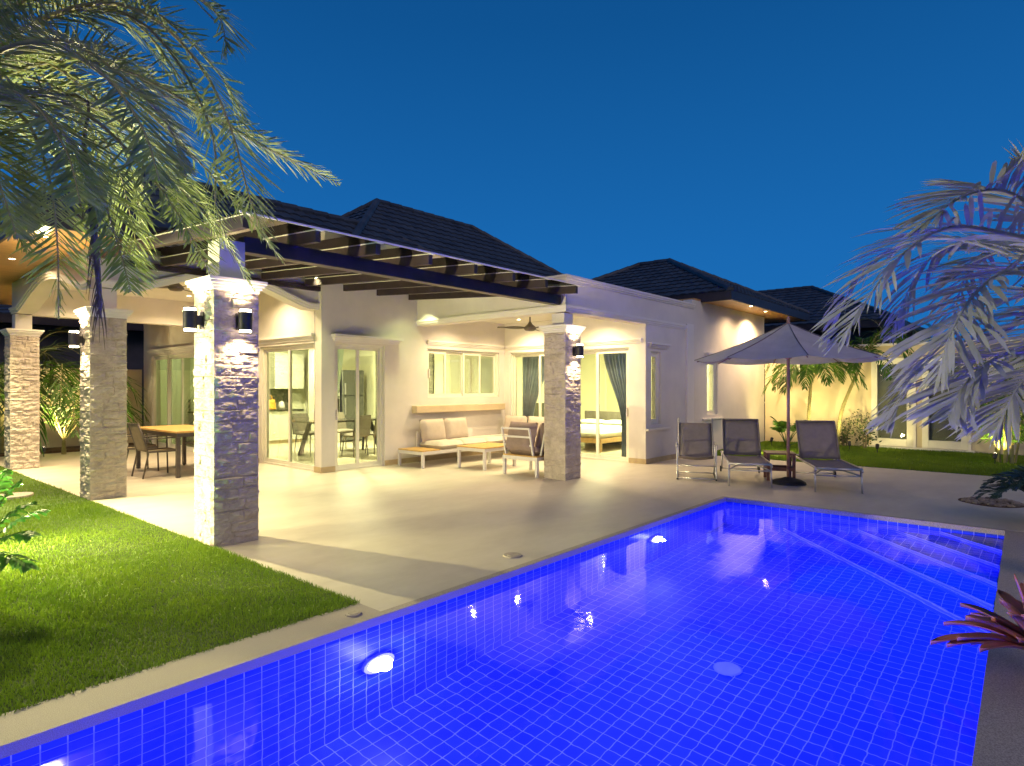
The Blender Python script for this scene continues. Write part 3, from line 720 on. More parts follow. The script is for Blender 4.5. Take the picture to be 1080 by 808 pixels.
# ------------------------------------------------------------------ kitchen
t = thing('kitchen_counter', 'pale kitchen counter with dark granite top under the kitchen window', 'kitchen unit', (7.6, 15.5, 0)); o_ = (7.6, 15.5, 0)
MB().box(6.3, 9.0, 15.25, 15.84, .10, .86).build('cabinet', 'cabinet', t, off=o_, bevel=.004)
MB().box(6.28, 9.02, 15.21, 15.845, .861, .90).build('worktop', 'counter', t, off=o_)
MB().box(6.3, 9.0, 15.30, 15.84, .0, .099).build('plinth', 'skirt', t, off=o_)
m = MB(); m.box(6.3, 9.0, 15.835, 15.849, .905, 1.19); m.box(8.32, 9.0, 15.835, 15.849, 1.19, 1.45); m.build('backsplash', 'mosaic', t, off=o_)
m = MB()
for x in (7.2, 7.95): m.box(x, x+.015, 15.22, 15.25, .3, .6)
m.build('door_handle', 'alu', t, off=o_)
t = thing('wall_cabinet', 'pale upper kitchen cabinet with thin dark handle', 'cabinet', (8.8, 15.7, 1.45)); o_ = (8.8, 15.7, 1.45)
m = MB(); m.box(8.35, 8.78, 15.50, 15.845, 1.45, 2.4); m.box(8.785, 9.2, 15.50, 15.845, 1.45, 2.4); m.build('door_panel', 'cabinet', t, off=o_, bevel=.004)
MB().box(8.79, 8.80, 15.47, 15.50, 1.7, 2.2).build('handle', 'darkmetal', t, off=o_)
t = thing('handbag', 'orange bag standing on the kitchen counter', 'bag', (8.15, 15.4, .901))
m = MB(); m.prism([(-.16, 0), (.16, 0), (.12, .26), (-.12, .26)], 'y', -.06, .06); m.build('body', 'orange', t, bevel=.03)
m = MB(); m.tube([(-.07, 0, .25), (-.05, 0, .36), (.05, 0, .36), (.07, 0, .25)], .01, 8); m.build('handle', 'orange', t)
t = thing('kettle', 'white kettle on the kitchen counter beside the orange bag', 'kettle', (8.48, 15.4, .901))
m = MB(); m.lathe([(0,0),(.085,0),(.08,.1),(.06,.19),(.02,.21),(0,.23)], n=20); m.build('body', 'whitemetal', t, smooth=True)
m = MB(); m.tube([(.06,0,.18),(.13,0,.17),(.13,0,.06),(.08,0,.04)], .01, 8); m.build('handle', 'black', t)
t = thing('refrigerator', 'tall grey two door refrigerator behind the dining chairs', 'refrigerator', (9.95, 14.6, 0)); o_ = (9.95, 14.6, 0)
MB().box(9.6, 10.28, 14.3, 14.95, .04, 1.95).build('cabinet', 'black', t, off=o_, bevel=.01)
MB().box(9.6, 10.28, 14.25, 14.295, .06, 1.25).build('door', 'fridge', t, off=o_, bevel=.01); MB().box(9.6, 10.28, 14.25, 14.295, 1.265, 1.94).build('door', 'fridge', t, off=o_, bevel=.01)
m = MB(); m.box(9.66, 9.68, 14.215, 14.25, .75, 1.2); m.box(9.66, 9.68, 14.215, 14.25, 1.3, 1.6); m.build('handle', 'alu', t, off=o_)
t = thing('oven_tower', 'tall cabinet with built in oven and microwave beside the refrigerator', 'oven', (9.3, 14.6, 0)); o_ = (9.3, 14.6, 0)
MB().box(9.0, 9.57, 14.35, 14.95, 0, 2.5).build('cabinet', 'cabinet', t, off=o_, bevel=.004)
MB().box(9.03, 9.54, 14.32, 14.349, .75, 1.25).build('oven_door', 'counter', t, off=o_); MB().box(9.03, 9.54, 14.32, 14.349, 1.35, 1.68).build('microwave_door', 'fridge', t, off=o_)
m = MB(); m.box(9.06, 9.51, 14.285, 14.30, 1.19, 1.21); m.box(9.06, 9.08, 14.3, 14.32, 1.19, 1.21); m.box(9.49, 9.51, 14.3, 14.32, 1.19, 1.21); m.build('handle', 'alu', t, off=o_)
# indoor dining set
t = thing('dining_table', 'dark indoor dining table with trestle legs seen through the glass doors', 'table', (8.0, 11.95, .012))
MB().box(-.95, .95, -.42, .42, .72, .76).build('tabletop', 'counter', t, bevel=.006)
for sx_ in (-1, 1):
    for sy_ in (-1, 1): MB().bar((sx_*.7, sy_*.12, .72), (sx_*.82, sy_*.33, 0), .05, .08).build('leg', 'black', t)
def indoor_chair(first=None):
    t = thing('dining_chair', '', 'chair', (0,0,.012), group='upholstered chairs round the indoor dining table')
    m = MB(); m.cushion((0, 0, .45), .46, .44, .09); m.build('seat', 'greyfab', t, smooth=True)
    m = MB(); m.grid(lambda u, v: (( u-.5)*.44*(1-.2*v**3), -.21-.04*math.sin(PI*u)-.10*v, .42+.46*v), 10, 8); m.grid(lambda u, v: ((.5-u)*.44*(1-.2*v**3), -.17-.03*math.sin(PI*u)-.10*v, .42+.46*v), 10, 8)
    m.build('backrest', 'greyfab', t, smooth=True)
    for sx_ in (-1, 1):
        for sy_ in (-1, 1): MB().tube([(sx_*.17, sy_*.15, .43), (sx_*.20, sy_*.19, 0)], [.016, .011], 8).build('leg', 'darkmetal', t)
    return t
ic = indoor_chair()
for i, (x, y, rz, lb) in enumerate(((7.95, 11.35, .1, 'grey dining chair nearest the pale curtain, back to the window'), (8.55, 11.35, -.1, 'grey dining chair at the right beside the stone feature wall side'), (7.55, 12.6, PI, 'grey dining chair on the kitchen side of the indoor table, left'), (8.5, 12.6, PI, 'grey dining chair on the kitchen side of the indoor table, right'))):
    c_ = ic if i == 0 else copy_tree(ic); c_.location = (x, y, .012); c_.rotation_euler = (0, 0, rz); c_['label'] = lb
# bedroom
t = thing('bed', 'low double bed with white linen on a light wooden frame', 'bed', (12.9, 8.5, .012)); o_ = (0,0,0)
MB().box(-.95, .95, -.85, .85, .20, .30).build('frame', 'lightwood', t, bevel=.01)
for sx_ in (-.85, .85):
    for sy_ in (-.75, .75): MB().box(sx_-.04, sx_+.04, sy_-.04, sy_+.04, 0, .2).build('leg', 'lightwood', t)
m = MB(); m.cushion((0, 0, .41), 1.84, 1.66, .26, n=20, puff=.86); m.build('mattress', 'linen', t, smooth=True)
m = MB(); m.cushion((.55, -.35, .58), .45, .65, .16); m.build('pillow', 'linen', t, smooth=True)
m = MB(); m.cushion((.55, .38, .58), .45, .65, .16); m.build('pillow', 'linen', t, smooth=True)
MB().box(.96, 1.02, -.9, .9, 0, .85).build('headboard', 'greyfab', t, bevel=.01)
t = thing('bedside_table', 'small orange wood bedside table by the bed', 'bedside table', (12.55, 9.75, .012))
MB().box(-.22, .22, -.2, .2, .10, .52).build('cabinet', 'lightwood', t, bevel=.006); MB().box(-.19, .19, -.215, -.2005, .3, .48).build('drawer', 'lightwood', t)
for sx_ in (-.18, .18): MB().box(sx_-.02, sx_+.02, -.18, .18, 0, .1).build('leg', 'lightwood', t)
t = thing('television', 'flat dark television on a stand behind the bedroom glass', 'television', (11.75, 9.1, .012))
MB().box(-.03, .03, -.4, .4, .65, 1.1).build('screen', 'fridge', t, bevel=.005); MB().box(-.15, .15, -.35, .35, 0, .58).build('stand', 'lightwood', t, bevel=.005); MB().box(-.02, .02, -.05, .05, .58, .65).build('neck', 'black', t)
# room lamps
def room_lamp(x, y, P, label, z=2.75, col=ROOM):
    t = thing('ceiling_lamp', label, 'ceiling lamp', (x, y, z))
    m = MB(); m.lathe([(.0, -.05), (.16, -.045), (.20, -.02), (.205, 0)], n=28); m.build('diffuser', 'roomlens', t, smooth=True)
    m = MB(); m.lathe([(.205, -.012), (.225, -.012), (.225, 0)], n=28); m.build('rim', 'whitemetal', t)
    light('AREA', 'lamp_light', (0, 0, -.06), P, col, t, size=.4)
room_lamp(8.1, 12.2, 250, 'round ceiling lamp over the indoor dining table')
room_lamp(8.1, 14.4, 220, 'round ceiling lamp over the kitchen counter')
room_lamp(12.9, 8.0, 180, 'round ceiling lamp over the bed')
room_lamp(7.6, 17.0, 80, 'round ceiling lamp in the far left room')
room_lamp(14.4, 7.0, 130, 'round ceiling lamp near the bedroom doors')
# downlights
def downlight(x, y, z, P, label, spot=150, col=CREAM, aim=(0,0,-1)):
    t = thing('downlight', label, 'downlight', (x, y, z), group='recessed downlights')
    m = MB(); m.lathe([(.038, -.004), (.055, -.004), (.055, 0)], n=24); m.build('rim', 'whitemetal', t)
    m = MB(); m.lathe([(0, -.003), (.038, -.003)], n=24); m.build('lens', 'dlens', t)
    light('SPOT', 'lamp_light', (0, 0, -.02), P, col, t, size=.04, spot=spot, blend=.8, aim=aim)
TC = 3.36
for (x, y, lb) in ((3.7, 10.6, 'terrace downlight nearest the nearer arch'), (5.3, 10.6, 'terrace downlight nearest the kitchen door'), (3.7, 13.3, 'terrace downlight by the far column'), (5.3, 13.3, 'terrace downlight over the far end of the table')):
    downlight(x, y, TC, 230, lb)
for (x, y, lb) in ((9.0, 6.9, 'sofa corner downlight nearest the stone column'), (10.22, 8.63, 'sofa corner downlight beyond the fan by the bedroom'), (8.95, 8.8, 'sofa corner downlight over the window seat'), (10.2, 6.8, 'sofa corner downlight by the bedroom door')):
    downlight(x, y, 2.95, 165, lb)
downlight(2.15, 11.76, 3.42, 200, 'soffit downlight in the orange boards over the far arch', 165, WARM)
downlight(2.1, 9.7, 3.42, 2300, 'soffit downlight added in the orange boards to brighten the near lawn', 120, (1, .88, .40), aim=(-.55, -.75, -1))  # this lamp and the next are added to lift the lawn
downlight(2.1, 13.6, 3.42, 1500, 'soffit downlight added in the orange boards to brighten the far lawn', 120, (1, .88, .40), aim=(-.6, -.1, -1))
downlight(5.6, 9.2, 3.42, 420, 'soffit downlight added above the pergola by the kitchen corner to brighten the deck', 150, aim=(.15, -.75, -1))  # three extra lamps added to lighten the deck below the eave
downlight(7.7, 9.2, 3.42, 480, 'soffit downlight added above the pergola by the window to brighten the deck', 150, aim=(.1, -.85, -1))
downlight(3.6, 9.2, 3.42, 380, 'soffit downlight added above the pergola over the near arch to brighten the deck', 150, aim=(.1, -.75, -1))
downlight(16.2, 5.45, 3.42, 420, 'soffit downlight on the right wing near the garden wall', 150, WARM)
downlight(14.9, 5.35, 3.42, 90, 'soffit downlight on the right wing beside the narrow window', 150, WARM)
# ceiling fans
def fan(x, y, z, label, drop, rot=0):
    t = thing('ceiling_fan', label, 'ceiling fan', (x, y, z), rot)
    m = MB(); m.lathe([(0, 0), (.075, 0), (.065, -.03), (.015, -.05), (.015, -drop), (.0, -drop)], n=20); m.build('rod', 'darkmetal', t, smooth=False)
    m = MB(); m.lathe([(.015, -drop+.06), (.05, -drop), (.11, -drop-.05), (.13, -drop-.09), (.09, -drop-.13), (0, -drop-.14)], n=24); m.build('motor', 'darkmetal', t, smooth=True)
    for i in range(3):
        a = i*2*PI/3+.3; c_, s_ = math.cos(a), math.sin(a); m = MB()
        def fn(u, v): 
            r_ = .1+.56*u; wd = (v-.5)*(.05+.09*math.sin(PI*min(1, u*1.2+.1))); zz = -drop-.07+wd*.25
            return (c_*r_-s_*wd, s_*r_+c_*wd, zz)
        m.grid(fn, 10, 3); b = m.build('blade', 'darkmetal', t, smooth=True); sd = b.modifiers.new('s', 'SOLIDIFY'); sd.thickness = .012
fan(4.25, 11.2, 3.36, 'dark ceiling fan over the terrace dining table', .10, .4)
fan(9.62, 7.83, 2.95, 'dark ceiling fan over the sofa corner', .20, .1)
# ------------------------------------------------------------------ pergola
po = (5.4, 6.05, 0)
perg = thing('pergola', 'dark beamed pergola with glass roof between the stone columns and house', 'pergola', po)
MB().box(2.905, 8.15, 5.985, 6.125, 2.83, 2.985).build('main_beam', 'beam', perg, off=po, bevel=.004)
MB().box(2.95, 8.12, 9.57, 9.635, 3.16, 3.24).build('ledger', 'beam', perg, off=po)
RX = [2.68, 3.42, 4.16, 4.92, 5.69, 6.44, 7.17, 7.94]
def rz_(y): return 2.985+(y-6.05)*.0655
for x in RX:
    m = MB(); y0, y1, h_ = 5.55, 9.565, .115
    m.add([(x, y0, rz_(y0)), (x+.06, y0, rz_(y0)), (x+.06, y1, rz_(y1)), (x, y1, rz_(y1)), (x, y0, rz_(y0)+h_), (x+.06, y0, rz_(y0)+h_), (x+.06, y1, rz_(y1)+h_), (x, y1, rz_(y1)+h_)],
          [(0,3,2,1),(4,5,6,7),(0,1,5,4),(1,2,6,5),(2,3,7,6),(3,0,4,7)])
    m.build('rafter', 'beam', perg, off=po)
for x in RX:
    m = MB(); y0, y1, h_ = 5.50, 9.565, .1155
    m.add([(x-.010, y0, rz_(y0)+h_), (x+.07, y0, rz_(y0)+h_), (x+.07, y1, rz_(y1)+h_), (x-.010, y1, rz_(y1)+h_), (x-.010, y0, rz_(y0)+h_+.0045), (x+.07, y0, rz_(y0)+h_+.0045), (x+.07, y1, rz_(y1)+h_+.0045), (x-.010, y1, rz_(y1)+h_+.0045)],
          [(0,3,2,1),(4,5,6,7),(0,1,5,4),(1,2,6,5),(2,3,7,6),(3,0,4,7)])
    m.build('lit_glass_edge', 'trim', perg, off=po)  # pale strip stands in for the lit edge of the glass
MB().box(2.62, 8.10, 5.485, 5.499, rz_(5.5)+.118, rz_(5.5)+.136).build('lit_front_edge', 'trim', perg, off=po)  # bright front edge of the glass, put in as a pale strip
gx = [2.62]+[x+.03 for x in RX[1:-1]]+[8.09]
for a, b in zip(gx[:-1], gx[1:]):
    m = MB(); y0, y1 = 5.50, 9.565; k_ = .1205; th = .012; a += .004; b -= .004
    m.add([(a, y0, rz_(y0)+k_), (b, y0, rz_(y0)+k_), (b, y1, rz_(y1)+k_), (a, y1, rz_(y1)+k_), (a, y0, rz_(y0)+k_+th), (b, y0, rz_(y0)+k_+th), (b, y1, rz_(y1)+k_+th), (a, y1, rz_(y1)+k_+th)],
          [(0,3,2,1),(4,5,6,7),(0,1,5,4),(1,2,6,5),(2,3,7,6),(3,0,4,7)])
    m.build('glass_panel', 'pglass', perg, off=po)
# ------------------------------------------------------------------ outdoor dining set
t = thing('patio_table', 'outdoor dining table with yellow teak top on dark metal legs', 'table', (4.55, 11.75, 0))
m = MB()
for i in range(8): m.box(-.45+i*.1135, -.45+i*.1135+.107, -.95, .95, .735, .765)
m.build('tabletop', 'teak', t)
m = MB(); m.box(-.42, .42, -.92, -.88, .67, .733); m.box(-.42, .42, .88, .92, .67, .733); m.box(-.42, -.38, -.88, .88, .67, .733); m.box(.38, .42, -.88, .88, .67, .733); m.build('apron', 'darkmetal', t)
for sx_ in (-1, 1):
    for sy_ in (-1, 1): m = MB(); m.box(sx_*.40-.03, sx_*.40+.03, sy_*.9-.03, sy_*.9+.03, 0, .668); m.build('leg', 'darkmetal', t)
def patio_chair():
    t = thing('patio_chair', '', 'chair', (0,0,0), group='dark metal armchairs round the terrace table')
    # faces +x
    m = MB(); m.grid(lambda u, v: (-.22+.46*u, (v-.5)*.46, .44-.02*math.sin(PI*u)), 8, 4); o = m.build('seat', 'sling2', t, smooth=True); o.modifiers.new('s', 'SOLIDIFY').thickness = .012
    m = MB(); m.grid(lambda u, v: (-.23-.13*u, (v-.5)*.46, .44+.44*u), 8, 4); o = m.build('backrest', 'sling2', t, smooth=True); o.modifiers.new('s', 'SOLIDIFY').thickness = .012
    for s_ in (-1, 1):
        m = MB(); m.tube([(-.30, s_*.25, 0), (-.22, s_*.25, .40), (-.25, s_*.25, .52), (-.37, s_*.24, .90)], .014, 8); m.build('leg', 'darkmetal', t, smooth=True)
        m = MB(); m.tube([(.26, s_*.25, 0), (.24, s_*.25, .64)], .014, 8); m.build('leg', 'darkmetal', t, smooth=True)
        m = MB(); m.bar((-.28, s_*.25, .64), (.27, s_*.25, .655), .045, .02); m.build('armrest', 'darkmetal', t, bevel=.004)
        m = MB(); m.bar((-.24, s_*.25, .43), (.25, s_*.25, .43), .02, .03); m.build('seat_rail', 'darkmetal', t)
    m = MB(); m.bar((-.37, -.24, .89), (-.37, .24, .89), .02, .02); m.bar((.24, -.25, .43), (.24, .25, .43), .02, .03); m.build('cross_bar', 'darkmetal', t)
    return t
pc = patio_chair()
for i, (x, y, rz, lb) in enumerate(((4.02, 11.38, 0, 'dark armchair pulled up to the near left side of the patio table'), (4.0, 12.25, 0, 'dark armchair half hidden behind the second column'), (5.15, 11.3, PI, 'dark armchair on the house side of the patio table, nearer one'), (5.15, 12.25, PI, 'dark armchair on the house side of the patio table, farther one'))):
    c_ = pc if i == 0 else copy_tree(pc); c_.location = (x, y, 0); c_.rotation_euler = (0,0,rz); c_['label'] = lb
# ------------------------------------------------------------------ sofa corner
def platform(mb, x0, x1, y0, y1, z=.30, leg=.05, rail=.06):
    mb.box(x0, x1, y0, y0+.04, z-rail, z); mb.box(x0, x1, y1-.04, y1, z-rail, z); mb.box(x0, x0+.04, y0+.04, y1-.04, z-rail, z); mb.box(x1-.04, x1, y0+.04, y1-.04, z-rail, z)
def legs4(t, x0, x1, y0, y1, z, leg=.05, m_='whitemetal'):
    for x in (x0, x1-leg):
        for y in (y0, y1-leg): MB().box(x, x+leg, y, y+leg, 0, z-.061).build('leg', m_, t, bevel=.003)
t = thing('corner_sofa', 'low white framed corner sofa with beige cushions and wooden end shelf', 'sofa', (7.55, 8.68, 0))
LX, LY = 3.15, .72
m = MB(); platform(m, 0, LX, 0, LY); m.box(.04, LX-.04, LY*.5-.02, LY*.5+.02, .24, .28); platform(m, LX-.74, LX, -1.15, -.001); m.build('frame', 'whitemetal', t, bevel=.003)
legs4(t, 0, LX, 0, LY, .30); legs4(t, LX-.74, LX, -1.15, -.06, .30)
m = MB()
for i in range(6): m.box(.005+i*.075, .005+i*.075+.069, .01, LY-.01, .301, .322)
m.build('end_shelf', 'teak', t)
Q = Matrix.Rotation
for x0, x1 in ((.47, 1.12), (1.125, 1.78), (1.785, 2.41)):
    m = MB(); m.cushion(((x0+x1)/2, LY/2-.01, .375), x1-x0, LY-.02, .15, puff=.8); m.build('seat_cushion', 'seatcush', t, smooth=True)
for y0, y1 in ((0.0, .71), (-1.14, -.005)):
    m = MB(); m.cushion((LX-.37, (y0+y1)/2, .375), .72, y1-y0, .15, puff=.8); m.build('seat_cushion', 'seatcush', t, smooth=True)
for xc in (.78, 1.42):
    m = MB(); m.cushion((xc, LY-.13, .63), .64, .46, .20, rot=Q(R(78), 3, 'X')); m.build('back_cushion', 'cushion', t, smooth=True)
for yc in (.34, -.34, -.95):
    m = MB(); m.cushion((LX-.14, yc, .63), .46, .66, .20, rot=Q(R(-78), 3, 'Y')); m.build('back_cushion', 'cushion', t, smooth=True)
m = MB(); m.box(.46, 2.0, LY-.03, LY, .30, .62); m.box(LX-.03, LX, -1.13, LY-.04, .30, .62); m.build('back_rail', 'whitemetal', t)
t = thing('coffee_table', 'low coffee table with yellow teak top and white legs beside the sofa', 'coffee table', (8.08, 7.62, 0))
m = MB()
for i in range(9): m.box(i*.1, i*.1+.094, .0, .72, .385, .405)
m.build('tabletop', 'teak', t)
m = MB(); platform(m, .01, .884, .01, .71, .384); m.build('frame', 'whitemetal', t, bevel=.003); legs4(t, .01, .884, .01, .71, .384)
t = thing('lounge_chair', 'corner armchair with slatted white back and taupe cushions by the stone column', 'armchair', (8.0, 6.36, 0))
m = MB(); platform(m, 0, .76, 0, .76, .33); m.build('frame', 'whitemetal', t, bevel=.003); legs4(t, 0, .76, 0, .76, .33)
m = MB()
for i in range(10): m.box(.004+i*.0755, .004+i*.0755+.07, .005, .755, .331, .348)
m.build('deck_slats', 'teak', t)
for nm, M4 in (('a', Matrix.Identity(4)), ('b', Matrix.Translation((0,0,0)) @ Matrix.Rotation(PI/2, 4, 'Z') @ Matrix.Scale(-1, 4, (1,0,0)) if False else None)):
    if M4 is None: continue
m = MB()
for y in (.12, .72): m.bar((.05, y, .34), (-.06, y, .80), .03, .03)
for z in (.80, .66, .52): m.bar((-.06+.11*(.80-z)/.46, .12, z), (-.06+.11*(.80-z)/.46, .72, z), .03, .03)
m.build('back_frame', 'whitemetal', t)
m = MB()
for x in (.16, .72): m.bar((x, .05, .34), (x, -.06, .80), .03, .03)
for z in (.80, .66, .52): m.bar((.16, -.06+.11*(.80-z)/.46, z), (.72, -.06+.11*(.80-z)/.46, z), .03, .03)
m.build('back_frame', 'whitemetal', t)
m = MB(); m.cushion((.40, .40, .42), .70, .70, .15, puff=.8); m.build('seat_cushion', 'taupe', t, smooth=True)
m = MB(); m.cushion((.10, .42, .66), .50, .62, .20, rot=Q(R(-72), 3, 'Y')); m.build('back_cushion', 'taupe', t, smooth=True)
m = MB(); m.cushion((.45, .10, .66), .58, .50, .20, rot=Q(R(-72), 3, 'X')); m.build('back_cushion', 'taupe', t, smooth=True)
# ------------------------------------------------------------------ loungers
def lounger(loc, rz, label):
    """foot end at the origin, head along +x"""
    t = thing('sun_lounger', label, 'sun lounger', loc, rz, 'mesh sun loungers on the patio')
    W = .30; m = MB(); m.grid(lambda u, v: (.0+1.22*u, (v-.5)*2*(W-.02), .345-.02*math.sin(PI*v)), 6, 6); o = m.build('seat', 'sling', t, smooth=True); o.modifiers.new('s', 'SOLIDIFY').thickness = .008
    hx, hz, bx_, bz = 1.22, .35, 1.60, .93
    m = MB(); m.grid(lambda u, v: (hx+(bx_-hx)*u+.03*math.sin(PI*v)*(.6), (v-.5)*2*(W-.005), hz+(bz-hz)*u), 6, 6); o = m.build('backrest', 'sling', t, smooth=True); o.modifiers.new('s', 'SOLIDIFY').thickness = .010
    m = MB()
    for s_ in (-1, 1):
        m.tube([(-.02, s_*W, .30), (.0, s_*W, .335), (.05, s_*W, .345), (1.85, s_*W, .335)], .0155, 8)
    m.tube([(0, -W, .335), (0, W, .335)], .0155, 8); m.tube([(1.85, -W, .335), (1.85, W, .335)], .0155, 8); m.build('frame', 'alu', t, smooth=True)
    m = MB()
    for s_ in (-1, 1): m.tube([(hx, s_*(W-.01), hz), (bx_, s_*(W-.01), bz)], .012, 8)
    m.tube([(bx_, -W+.01, bz), (bx_, W-.01, bz)], .012, 8); m.build('back_frame', 'sling', t, smooth=True)
    for s_ in (-1, 1):
        m = MB(); m.tube([(.06, s_*W, .33), (.0, s_*W, 0)], .014, 8); m.build('leg', 'alu', t, smooth=True)
        m = MB(); m.tube([(1.62, s_*W, .33), (1.68, s_*W, .05)], .014, 8); m.build('leg', 'alu', t, smooth=True)
        m = MB(); m.tube([(1.68, s_*(W+.005), .05), (1.68, s_*(W+.03), .05)], .05, 16); m.build('wheel', 'black', t)
    m = MB(); m.tube([(.05, -W, .24), (.4, -W*.5, .27), (.4, W*.5, .27), (.05, W, .24)], .011, 8); m.tube([(.045, -W, .235), (.045, W, .235)], .011, 8); m.build('stretcher', 'alu', t, smooth=True)
    m = MB(); m.tube([(1.68, -W, .06), (1.68, W, .06)], .01, 8); m.build('axle', 'alu', t, smooth=True)
    m = MB()
    for s_ in (-1, 1): m.tube([(1.45, s_*.2, .68), (1.75, s_*.2, .34)], .009, 6)
    m.build('back_strut', 'alu', t)
ang = math.atan2(.72, 1.5)
lounger((9.40, 3.39, 0), ang, 'grey mesh sun lounger left of the parasol, seen from its foot')
lounger((9.66, 2.24, 0), ang, 'grey mesh sun lounger right of the parasol beside the grass')
t = thing('folding_chair', 'folding aluminium deck chair with dark sling near the narrow window', 'deck chair', (9.44, 4.25, 0), ang)
W = .28
m = MB(); m.grid(lambda u, v: (.08+.50*u, (v-.5)*2*W, .40-.10*u-.03*math.sin(PI*v)), 6, 6); o = m.build('seat', 'sling', t, smooth=True); o.modifiers.new('s', 'SOLIDIFY').thickness = .008
m = MB(); m.grid(lambda u, v: (.58+.36*u, (v-.5)*2*W, .30+.57*u-.05*math.sin(PI*u)), 6, 6); o = m.build('backrest', 'sling', t, smooth=True); o.modifiers.new('s', 'SOLIDIFY').thickness = .008
for s_ in (-1, 1):
    m = MB(); m.tube([(.02, s_*W, .40), (.60, s_*W, .30), (.98, s_*W, .95)], .013, 8); m.tube([(.0, s_*(W+.03), .52), (.10, s_*(W+.03), .56), (.62, s_*(W+.03), .56)], .014, 8); m.build('side_rail', 'alu', t, smooth=True)
    m = MB(); m.tube([(.05, s_*(W+.02), .54), (.18, s_*(W+.02), .22), (.02, s_*(W+.02), .03)], .013, 8); m.build('leg', 'alu', t, smooth=True)
    m = MB(); m.tube([(.55, s_*(W+.02), .54), (.42, s_*(W+.02), .24), (.75, s_*(W+.02), .03)], .013, 8); m.build('leg', 'alu', t, smooth=True)
    m = MB(); m.tube([(0, s_*(W+.02), .02), (.2, s_*(W+.02), .015), (.78, s_*(W+.02), .02)], .014, 8); m.build('runner', 'black', t, smooth=True)
m = MB()
for (x, z) in ((.02, .03), (.16, .22), (.75, .03)): m.tube([(x, -W-.02, z), (x, W+.02, z)], .011, 8)
m.build('cross_bar', 'alu', t, smooth=True)
t = thing('side_table', 'small dark slatted side table behind the parasol pole', 'side table', (10.45, 3.30, 0), ang)
m = MB()
for i in range(5): m.box(-.22+i*.09, -.22+i*.09+.08, -.22, .22, .42, .445)
m.build('tabletop', 'darkteak', t)
for sx_ in (-1, 1):
    for sy_ in (-1, 1): MB().box(sx_*.19-.022, sx_*.19+.022, sy_*.19-.022, sy_*.19+.022, 0, .419).build('leg', 'darkteak', t)
m = MB(); m.box(-.168, .168, -.21, -.17, .16, .21); m.box(-.168, .168, .17, .21, .16, .21); m.box(-.20, -.18, -.168, .168, .16, .21); m.box(.18, .20, -.168, .168, .16, .21); m.box(-.168, .168, -.212, -.17, .36, .415); m.box(-.168, .168, .17, .212, .36, .415); m.build('rail', 'darkteak', t)
# ------------------------------------------------------------------ parasol
uc = Vector((10.09, 3.05, 0))
t = thing('parasol', 'open grey octagonal parasol with wooden pole between the loungers', 'parasol', uc)
m = MB(); m.lathe([(0, .10), (.05, .10), (.09, .085), (.19, .06), (.25, .03), (.26, 0)], n=32); m.build('base', 'black', t, smooth=True)
m = MB(); m.tube([(0,0,.08), (0,0,2.48)], .024, 14); m.build('pole', 'pole', t, smooth=True)
m = MB(); m.lathe([(.0, 2.60), (.015, 2.59), (.028, 2.55), (.02, 2.51), (.035, 2.49), (.035, 2.46)], n=14); m.build('finial', 'pole', t, smooth=True)
view = math.atan2(-CA*0-SA*0-uc.y, -uc.x) # towards the camera
RR, ZE, ZA = 1.40, 1.92, 2.49
cs = []
for i in range(8):
    a = view+R(10)+i*PI/4; cs.append(Vector((math.cos(a)*RR, math.sin(a)*RR, ZE)))
m = MB(); nr = 10
for i in range(8):
    a_, b_ = cs[i], cs[(i+1) % 8]
    def fn(u, v, a_=a_, b_=b_):
        e_ = a_.lerp(b_, u); sag = .045*math.sin(PI*u)*v
        q = Vector((e_.x*v, e_.y*v, ZA+(ZE-ZA)*(v**.97))); q.z -= .05*math.sin(PI*v)*.6+sag*.9
        if v > .98: q *= 1
        q.x *= 1-.035*math.sin(PI*u)*v; q.y *= 1-.035*math.sin(PI*u)*v
        return q
    m.grid(fn, 6, nr)
o = m.build('canopy', 'canvas', t, smooth=False); 
m = MB()
for i in range(8): m.tube([cs[i]*.0+Vector((cs[i].x*v, cs[i].y*v, ZA+(ZE-ZA)*(v**.97)-.03*math.sin(PI*v)+.004)) for v in (.0, .25, .5, .75, 1)], .006, 6)
m.build('seam', 'sling', t)
for i in range(8):
    c_ = cs[i]; m = MB(); m.tube([(c_.x*.02, c_.y*.02, ZA-.05), (c_.x*.97, c_.y*.97, ZE-.022)], .009, 6); rb = m.build('rib', 'pole', t)
    m = MB(); m.tube([(c_.x*.03, c_.y*.03, 1.98), (c_.x*.5, c_.y*.5, (ZA+ZE)/2-.07)], .009, 6); m.build('strut', 'pole', rb)
m = MB(); m.lathe([(.026, 1.93), (.055, 1.94), (.055, 2.01), (.026, 2.03)], n=16); m.build('hub', 'pole', t, smooth=True)
